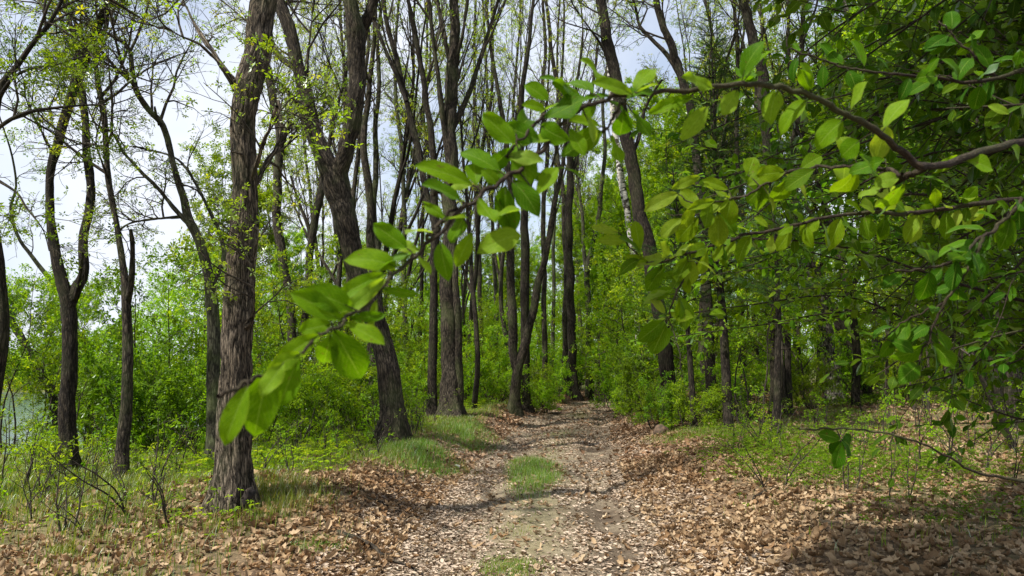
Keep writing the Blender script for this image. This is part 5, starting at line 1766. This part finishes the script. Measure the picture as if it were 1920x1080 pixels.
ARCH_LEAVES = [
    (886, 347, 783, 302, 40, 0.85, -0.02, 0.1, .55), (886, 349, 824, 338, 24, 0.86, 0.03, 0.6, .95), (894, 349, 888, 304, 40, 0.86, 0.02, 0.1, .4),
    (966, 271, 904, 219, 46, 0.86, 0.0, 0.2, .45), (966, 248, 1016, 194, 40, 0.88, 0.04, -0.4, .1), (979, 276, 1052, 246, 28, 0.88, 0.0, 0.3, .7),
    (955, 294, 1011, 293, 28, 0.87, -0.02, -0.3, .97), (1006, 368, 1046, 313, 40, 0.87, 0.0, 0.2, .65), (1050, 294, 1092, 273, 30, 0.9, 0.02, -0.3, .1),
    (1046, 316, 1102, 319, 15, 0.9, 0.0, 0.7, .2), (885, 436, 855, 499, 32, 0.85, 0.0, 0.2, .7), (976, 440, 902, 458, 46, 0.84, -0.02, 0.1, .8),
    (914, 414, 978, 393, 26, 0.84, -0.02, 0.5, .7), (896, 374, 926, 427, 36, 0.84, -0.02, 0.3, .55), (912, 352, 958, 298, 34, 0.87, 0.03, -0.4, .15),
    (928, 372, 974, 436, 50, 0.87, 0.03, -0.2, .05), (976, 346, 1004, 388, 36, 0.88, 0.02, -0.3, .1), (832, 414, 878, 408, 12, 0.83, -0.02, 0.9, .7),
    (764, 466, 701, 424, 42, 0.81, 0.0, 0.2, .3), (746, 502, 660, 468, 46, 0.80, -0.02, 0.0, .6), (724, 512, 630, 556, 34, 0.79, -0.02, 0.3, .55),
    (722, 522, 646, 588, 24, 0.78, -0.03, 0.5, .85), (642, 602, 546, 548, 52, 0.75, -0.02, 0.1, .45), (622, 607, 564, 622, 40, 0.75, 0.0, 0.3, .5),
    (600, 628, 518, 672, 34, 0.73, -0.02, 0.3, .6), (626, 618, 680, 714, 66, 0.76, 0.02, -0.1, .3), (620, 626, 606, 694, 40, 0.75, 0.02, 0.4, .4),
    (645, 606, 722, 646, 38, 0.76, -0.01, 0.1, .65), (655, 597, 726, 589, 22, 0.77, 0.0, -0.6, .15), (715, 540, 779, 557, 18, 0.8, 0.0, -0.7, .3),
    (466, 722, 416, 834, 46, 0.67, -0.01, 0.1, .55), (506, 696, 469, 824, 60, 0.69, 0.0, 0.2, .4), (560, 668, 524, 762, 50, 0.71, 0.0, 0.3, .35),
    (532, 680, 488, 748, 38, 0.69, -0.02, 0.2, .75), (565, 662, 510, 690, 30, 0.71, -0.02, 0.5, .7),
    (780, 480, 812, 512, 20, 0.81, 0.0, 0.6, .75), (790, 470, 735, 455, 22, 0.82, 0.02, 0.7, .9), (700, 556, 680, 520, 26, 0.78, 0.01, 0.2, .5), (845, 415, 800, 380, 20, 0.84, 0.02, 0.8, .5),
    (960, 332, 990, 282, 26, 0.88, 0.02, 0.4, .5), (935, 345, 905, 318, 26, 0.86, -0.01, 0.3, .5), (985, 312, 1030, 340, 26, 0.88, 0.0, 0.5, .2),
    (1030, 190, 984, 158, 40, 0.91, 0.0, 0.1, .35), (1090, 194, 1030, 158, 40, 0.90, -0.02, 0.1, .45), (1112, 176, 1064, 130, 38, 0.92, 0.02, -0.2, .2),
    (1186, 177, 1116, 148, 30, 0.92, -0.02, 0.3, .75), (1190, 172, 1223, 116, 36, 0.93, 0.0, 0.4, .7), (1194, 174, 1234, 158, 17, 0.92, -0.02, 0.8, .85),
    (1336, 166, 1273, 148, 32, 0.96, -0.02, 0.2, .8), (1326, 200, 1286, 254, 34, 0.97, 0.0, 0.3, .9), (1397, 178, 1342, 200, 38, 0.99, 0.03, 0.0, .1),
    (1405, 156, 1394, 110, 38, 1.0, 0.03, 0.0, .1), (1170, 204, 1163, 254, 46, 0.94, 0.03, 0.0, .05), (1184, 208, 1214, 262, 34, 0.94, 0.02, 0.2, .1),
    (1300, 182, 1222, 204, 24, 0.96, 0.0, 0.5, .6), (1250, 182, 1290, 214, 24, 0.97, 0.02, 0.4, .4), (1290, 186, 1332, 196, 24, 0.97, 0.02, 0.4, .7), (1350, 164, 1420, 148, 18, 0.99, 0.02, -0.6, .2),
    (1460, 172, 1436, 210, 36, 1.03, 0.03, 0.0, .1), (1480, 175, 1530, 200, 30, 1.05, 0.03, 0.2, .15), (1140, 190, 1180, 212, 28, 0.93, 0.02, 0.3, .1), (1120, 196, 1085, 222, 24, 0.92, 0.02, 0.5, .5),
    (1808, 300, 1862, 317, 52, 1.24, 0.0, 0.1, .5), (1795, 292, 1741, 326, 20, 1.22, -0.02, 0.5, .6), (1890, 270, 1926, 292, 40, 1.33, 0.0, 0.2, .5), (1892, 214, 1856, 196, 18, 1.35, 0.0, 0.5, .9),
    (1612, 264, 1573, 292, 38, 1.1, 0.02, 0.1, .3), (1610, 290, 1640, 330, 40, 1.15, 0.05, 0.0, .05), (1660, 300, 1600, 330, 40, 1.2, 0.05, 0.0, .05)]
fg_branch(cherry, [A1, [(1095, 198, 0.90, 8), (1050, 204, 0.90, 7), (1020, 216, 0.89, 6.5), (995, 240, 0.88, 6), (960, 280, 0.87, 4), (948, 300, 0.87, 3)],
                   [(1172, 184, 0.93, 6), (1160, 206, 0.93, 6), (1140, 235, 0.93, 5), (1115, 262, 0.94, 5), (1100, 285, 0.95, 4)],
                   [(1740, 314, 1.15, 13), (1710, 326, 1.17, 10), (1680, 340, 1.19, 9), (1648, 358, 1.22, 5)],
                   [(850, 340, 0.85, 4), (825, 360, 0.85, 7), (812, 363, 0.85, 4)],
                   [(800, 455, 0.82, 7), (830, 415, 0.84, 7), (870, 380, 0.85, 5)]],
          ARCH_LEAVES, [(3, 0.05, 0.4, 1.0, 0.2), (0, 0.055, 0.52, 0.92, 0.1), (1, 0.04, 0.3, 1, 0.1), (2, 0.06, 0.5, 1, 0.2)], M_LEAF_FORE, lsize=0.046)
B2L = [(1272, 362, 1211, 391, 28, 1.4, -0.02, 0.2, .9), (1312, 330, 1263, 352, 18, 1.4, 0.0, 0.5, .8), (1366, 356, 1318, 338, 25, 1.42, 0.0, 0.3, .7),
       (1400, 348, 1452, 320, 36, 1.42, 0.0, 0.0, .5), (1468, 326, 1526, 353, 18, 1.42, -0.03, 0.5, .97), (1370, 370, 1364, 412, 36, 1.4, 0.0, 0.1, .6),
       (1402, 328, 1416, 290, 28, 1.43, 0.0, 0.1, .5), (1340, 376, 1290, 392, 22, 1.4, -0.02, 0.3, .7), (1330, 378, 1318, 430, 30, 1.4, 0.0, 0.3, .4),
       (1420, 350, 1440, 395, 38, 1.45, 0.02, 0.0, .15), (1440, 340, 1400, 380, 38, 1.45, 0.02, 0.1, .2), (1300, 382, 1285, 430, 24, 1.4, 0.0, 0.5, .75), (1500, 318, 1540, 292, 34, 1.45, 0.0, 0.1, .3)]
fg_branch(cherry, [[(1690, 327, 1.17, 8), (1650, 316, 1.22, 7), (1600, 311, 1.28, 6), (1545, 312, 1.33, 6), (1490, 322, 1.37, 6), (1440, 343, 1.4, 5), (1390, 368, 1.4, 4), (1330, 380, 1.4, 3), (1290, 378, 1.4, 3), (1270, 362, 1.4, 2)],
                   [(1390, 368, 1.4, 4), (1340, 392, 1.42, 3), (1290, 404, 1.42, 3), (1250, 402, 1.42, 2)]],
          B2L, [(0, 0.05, 0.15, 0.8, 0.3), (1, 0.045, 0.1, 1.0, 0.3)], M_LEAF_FORE)
B3L = [(1176, 452, 1124, 449, 22, 1.5, -0.02, 0.3, .8), (1160, 436, 1109, 424, 15, 1.5, 0.0, 0.6, .97), (1200, 470, 1190, 414, 28, 1.5, 0.0, 0.2, .6), (1250, 490, 1302, 464, 16, 1.5, 0.0, 0.5, .8),
       (1290, 490, 1342, 489, 12, 1.5, 0.0, 0.8, .9), (1215, 490, 1172, 480, 16, 1.5, 0.0, 0.6, .7), (1240, 500, 1215, 545, 30, 1.5, 0.0, 0.2, .2), (1262, 540, 1220, 560, 26, 1.5, 0.0, 0.2, .3),
       (1250, 590, 1300, 600, 30, 1.5, 0.0, 0.3, .7), (1245, 600, 1200, 640, 30, 1.5, 0.0, 0.3, .2), (1330, 590, 1362, 585, 22, 1.5, 0.0, 0.3, .4)]
fg_branch(cherry, [[(1700, 400, 1.75, 8), (1600, 400, 1.7, 7), (1500, 420, 1.65, 6), (1400, 440, 1.6, 6), (1330, 465, 1.55, 5), (1275, 478, 1.5, 5), (1225, 493, 1.5, 4), (1190, 470, 1.5, 3), (1160, 436, 1.5, 2)],
                   [(1290, 476, 1.52, 5), (1284, 510, 1.52, 4), (1268, 550, 1.5, 4), (1254, 590, 1.5, 3), (1262, 620, 1.5, 2)],
                   [(2000, 360, 2.0, 9), (1850, 380, 1.9, 9), (1700, 400, 1.75, 8)]],
          B3L, [(0, 0.05, 0.0, 0.95, 0.4), (1, 0.05, 0.2, 1.0, 0.4), (2, 0.05, 0.2, 1, 0.4)], M_LEAF_FORE)
fg_branch(cherry, [[(2060, 300, 1.75, 9), (1970, 330, 1.7, 8), (1920, 372, 1.6, 7.5), (1870, 425, 1.55, 7), (1830, 455, 1.5, 6), (1780, 490, 1.45, 5), (1730, 504, 1.42, 5), (1680, 506, 1.4, 4)],
                   [(1845, 445, 1.5, 7), (1810, 510, 1.5, 6), (1770, 570, 1.5, 5), (1740, 635, 1.5, 4), (1715, 700, 1.5, 3)],
                   [(1770, 570, 1.5, 4), (1700, 600, 1.5, 3), (1650, 640, 1.5, 3)]],
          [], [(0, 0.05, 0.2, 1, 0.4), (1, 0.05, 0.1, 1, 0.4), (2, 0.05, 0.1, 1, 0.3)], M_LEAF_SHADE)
fg_branch(cherry, [[(2080, 60, 1.9, 12), (1980, 110, 1.8, 9), (1850, 150, 1.7, 7), (1740, 145, 1.65, 6), (1640, 136, 1.6, 5), (1560, 118, 1.6, 4), (1480, 90, 1.6, 3)],
                   [(1870, 148, 1.72, 6), (1830, 110, 1.7, 5), (1790, 70, 1.7, 4), (1760, 40, 1.7, 3)]],
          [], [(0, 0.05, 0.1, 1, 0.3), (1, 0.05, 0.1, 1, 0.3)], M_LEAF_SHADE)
# low twig with a small sprout of leaves
fg_branch(cherry, [[(2060, 930, 1.9, 10), (1930, 905, 1.85, 7), (1840, 888, 1.8, 5), (1780, 858, 1.75, 4), (1720, 830, 1.7, 4), (1640, 808, 1.65, 4), (1560, 803, 1.6, 3.5), (1500, 804, 1.6, 3)]],
          [(1575, 824, 1536, 812, 26, 1.6, 0.0, 0.2, .6), (1577, 824, 1607, 842, 40, 1.6, 0.02, 0.0, .1), (1576, 828, 1565, 880, 30, 1.6, 0.0, 0.2, .4), (1578, 826, 1560, 850, 30, 1.62, 0.02, 0.1, .1)],
          [], M_LEAF_SHADE)


# further leafy understory trees to the right, each with its own branches
def under_tree(label, bx_, by_, y0, seeds, regions, lsize, mat, nmax=26, tmpl=LGS):
    """trunk at world (bx_, by_); branches sweep to pixel targets in the regions"""
    rg = np.random.default_rng(seeds)
    z = float(H(bx_, by_))
    root = empty('understory_tree', (bx_, by_, z), label, 'tree')
    tr = limb((bx_, by_, z - 0.1), np.array([-0.05, 0, 1]), y0, 20, 0.05, 0.02, rg)
    rr = np.linspace(0.045, 0.012, 20)
    V, Fq, B = tubes([(tr, rr)], 12)
    mk('trunk', V, [Fq], M_BARK_DARK, root, True, {'bk': B})
    for (x0, x1, ya, yb, d0, d1, nb) in regions:
        for k_ in range(nb):
            tx, ty, tY = rg.uniform(x0, x1), rg.uniform(ya, yb), rg.uniform(d0, d1)
            tgt = P(tx, ty, tY)
            zi = np.clip(tgt[2] + rg.uniform(-0.6, 0.5), 0.3, tr[-1][2])
            i = int(np.abs(tr[:, 2] - zi).argmin())
            s = tr[i]
            mid = (s + tgt) / 2 + np.array([0, 0, rg.uniform(0.0, 0.25) * np.linalg.norm(tgt - s)]) + rg.normal(size=3) * 0.08
            pts, rad = resamp([s, s + (mid - s) * 0.5 + rg.normal(size=3) * 0.05, mid, mid + (tgt - mid) * 0.5 + rg.normal(size=3) * 0.05, tgt], [0.011, 0.008, 0.006, 0.004, 0.002], 26)
            polys = [(pts, rad)]
            subs = []
            for c_ in range(7):
                j = int(rg.uniform(6, 24))
                T = nrm(pts[j + 1] - pts[j])
                q_ = limb(pts[j], rotdir(T, rg.uniform(0.5, 1.0), rg), rg.uniform(0.2, 0.55), 8, 0.12, -0.02, rg)
                subs.append((q_, np.linspace(rad[j] * 0.6, 0.0012, 8)))
            LS = []
            for q_, r_ in [(pts[8:], None)] + subs:
                L = np.linalg.norm(q_[-1] - q_[0])
                m = int(L / 0.035) + 2
                for l_ in range(m):
                    f = rg.random() * (len(q_) - 1.01)
                    a = int(f)
                    p = q_[a] + (q_[a + 1] - q_[a]) * (f - a)
                    T = nrm(q_[a + 1] - q_[a])
                    dv = nrm(T * 0.5 + rg.normal(size=3) * 0.6 + np.array([0, 0, -0.25]))
                    LL = lsize * rg.uniform(0.6, 1.25)
                    LS.append((p + dv * 0.008, p + dv * (0.008 + LL), rg.uniform(0.45, 0.66), rg.normal() * 0.5,
                               np.array([rg.normal() * 0.4, -0.3 + rg.normal() * 0.3, 0.9]), rg.random()))
            V, Fq, B = merge([tubes(polys, 7), tubes(subs, 5)])
            br = mk('branch', V, [Fq], M_STEM, root, True, {'bk': B})
            V, fl, at = leaf_set(LS, tmpl, rg)
            lo = mk('foliage', V, fl, mat, root, True, at)
            lo.parent = br
    return root


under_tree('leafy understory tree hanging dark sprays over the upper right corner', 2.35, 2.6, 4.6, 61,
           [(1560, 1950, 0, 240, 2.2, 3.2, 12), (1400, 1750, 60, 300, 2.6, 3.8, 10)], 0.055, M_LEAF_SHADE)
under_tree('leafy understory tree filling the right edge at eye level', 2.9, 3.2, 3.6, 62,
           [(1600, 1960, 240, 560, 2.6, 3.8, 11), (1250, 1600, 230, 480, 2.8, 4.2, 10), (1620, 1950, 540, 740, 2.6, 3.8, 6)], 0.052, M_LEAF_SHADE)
under_tree('leafy understory tree behind the hanging sprays, mid right of the wood', 4.2, 5.6, 4.2, 63,
           [(1200, 1600, 300, 560, 4.2, 6.5, 14), (1500, 1900, 20, 500, 4.4, 7.5, 30), (1180, 1330, 480, 660, 4.5, 6, 6)], 0.062, M_LEAF_MID)
under_tree('leafy understory tree in the shade at the lower right edge', 3.9, 4.6, 3.4, 64,
           [(1700, 1950, 450, 760, 3.6, 5.2, 14), (1400, 1750, 480, 650, 5.0, 7.0, 6), (1480, 1900, 300, 560, 4.5, 6.5, 10)], 0.055, M_LEAF_MID)
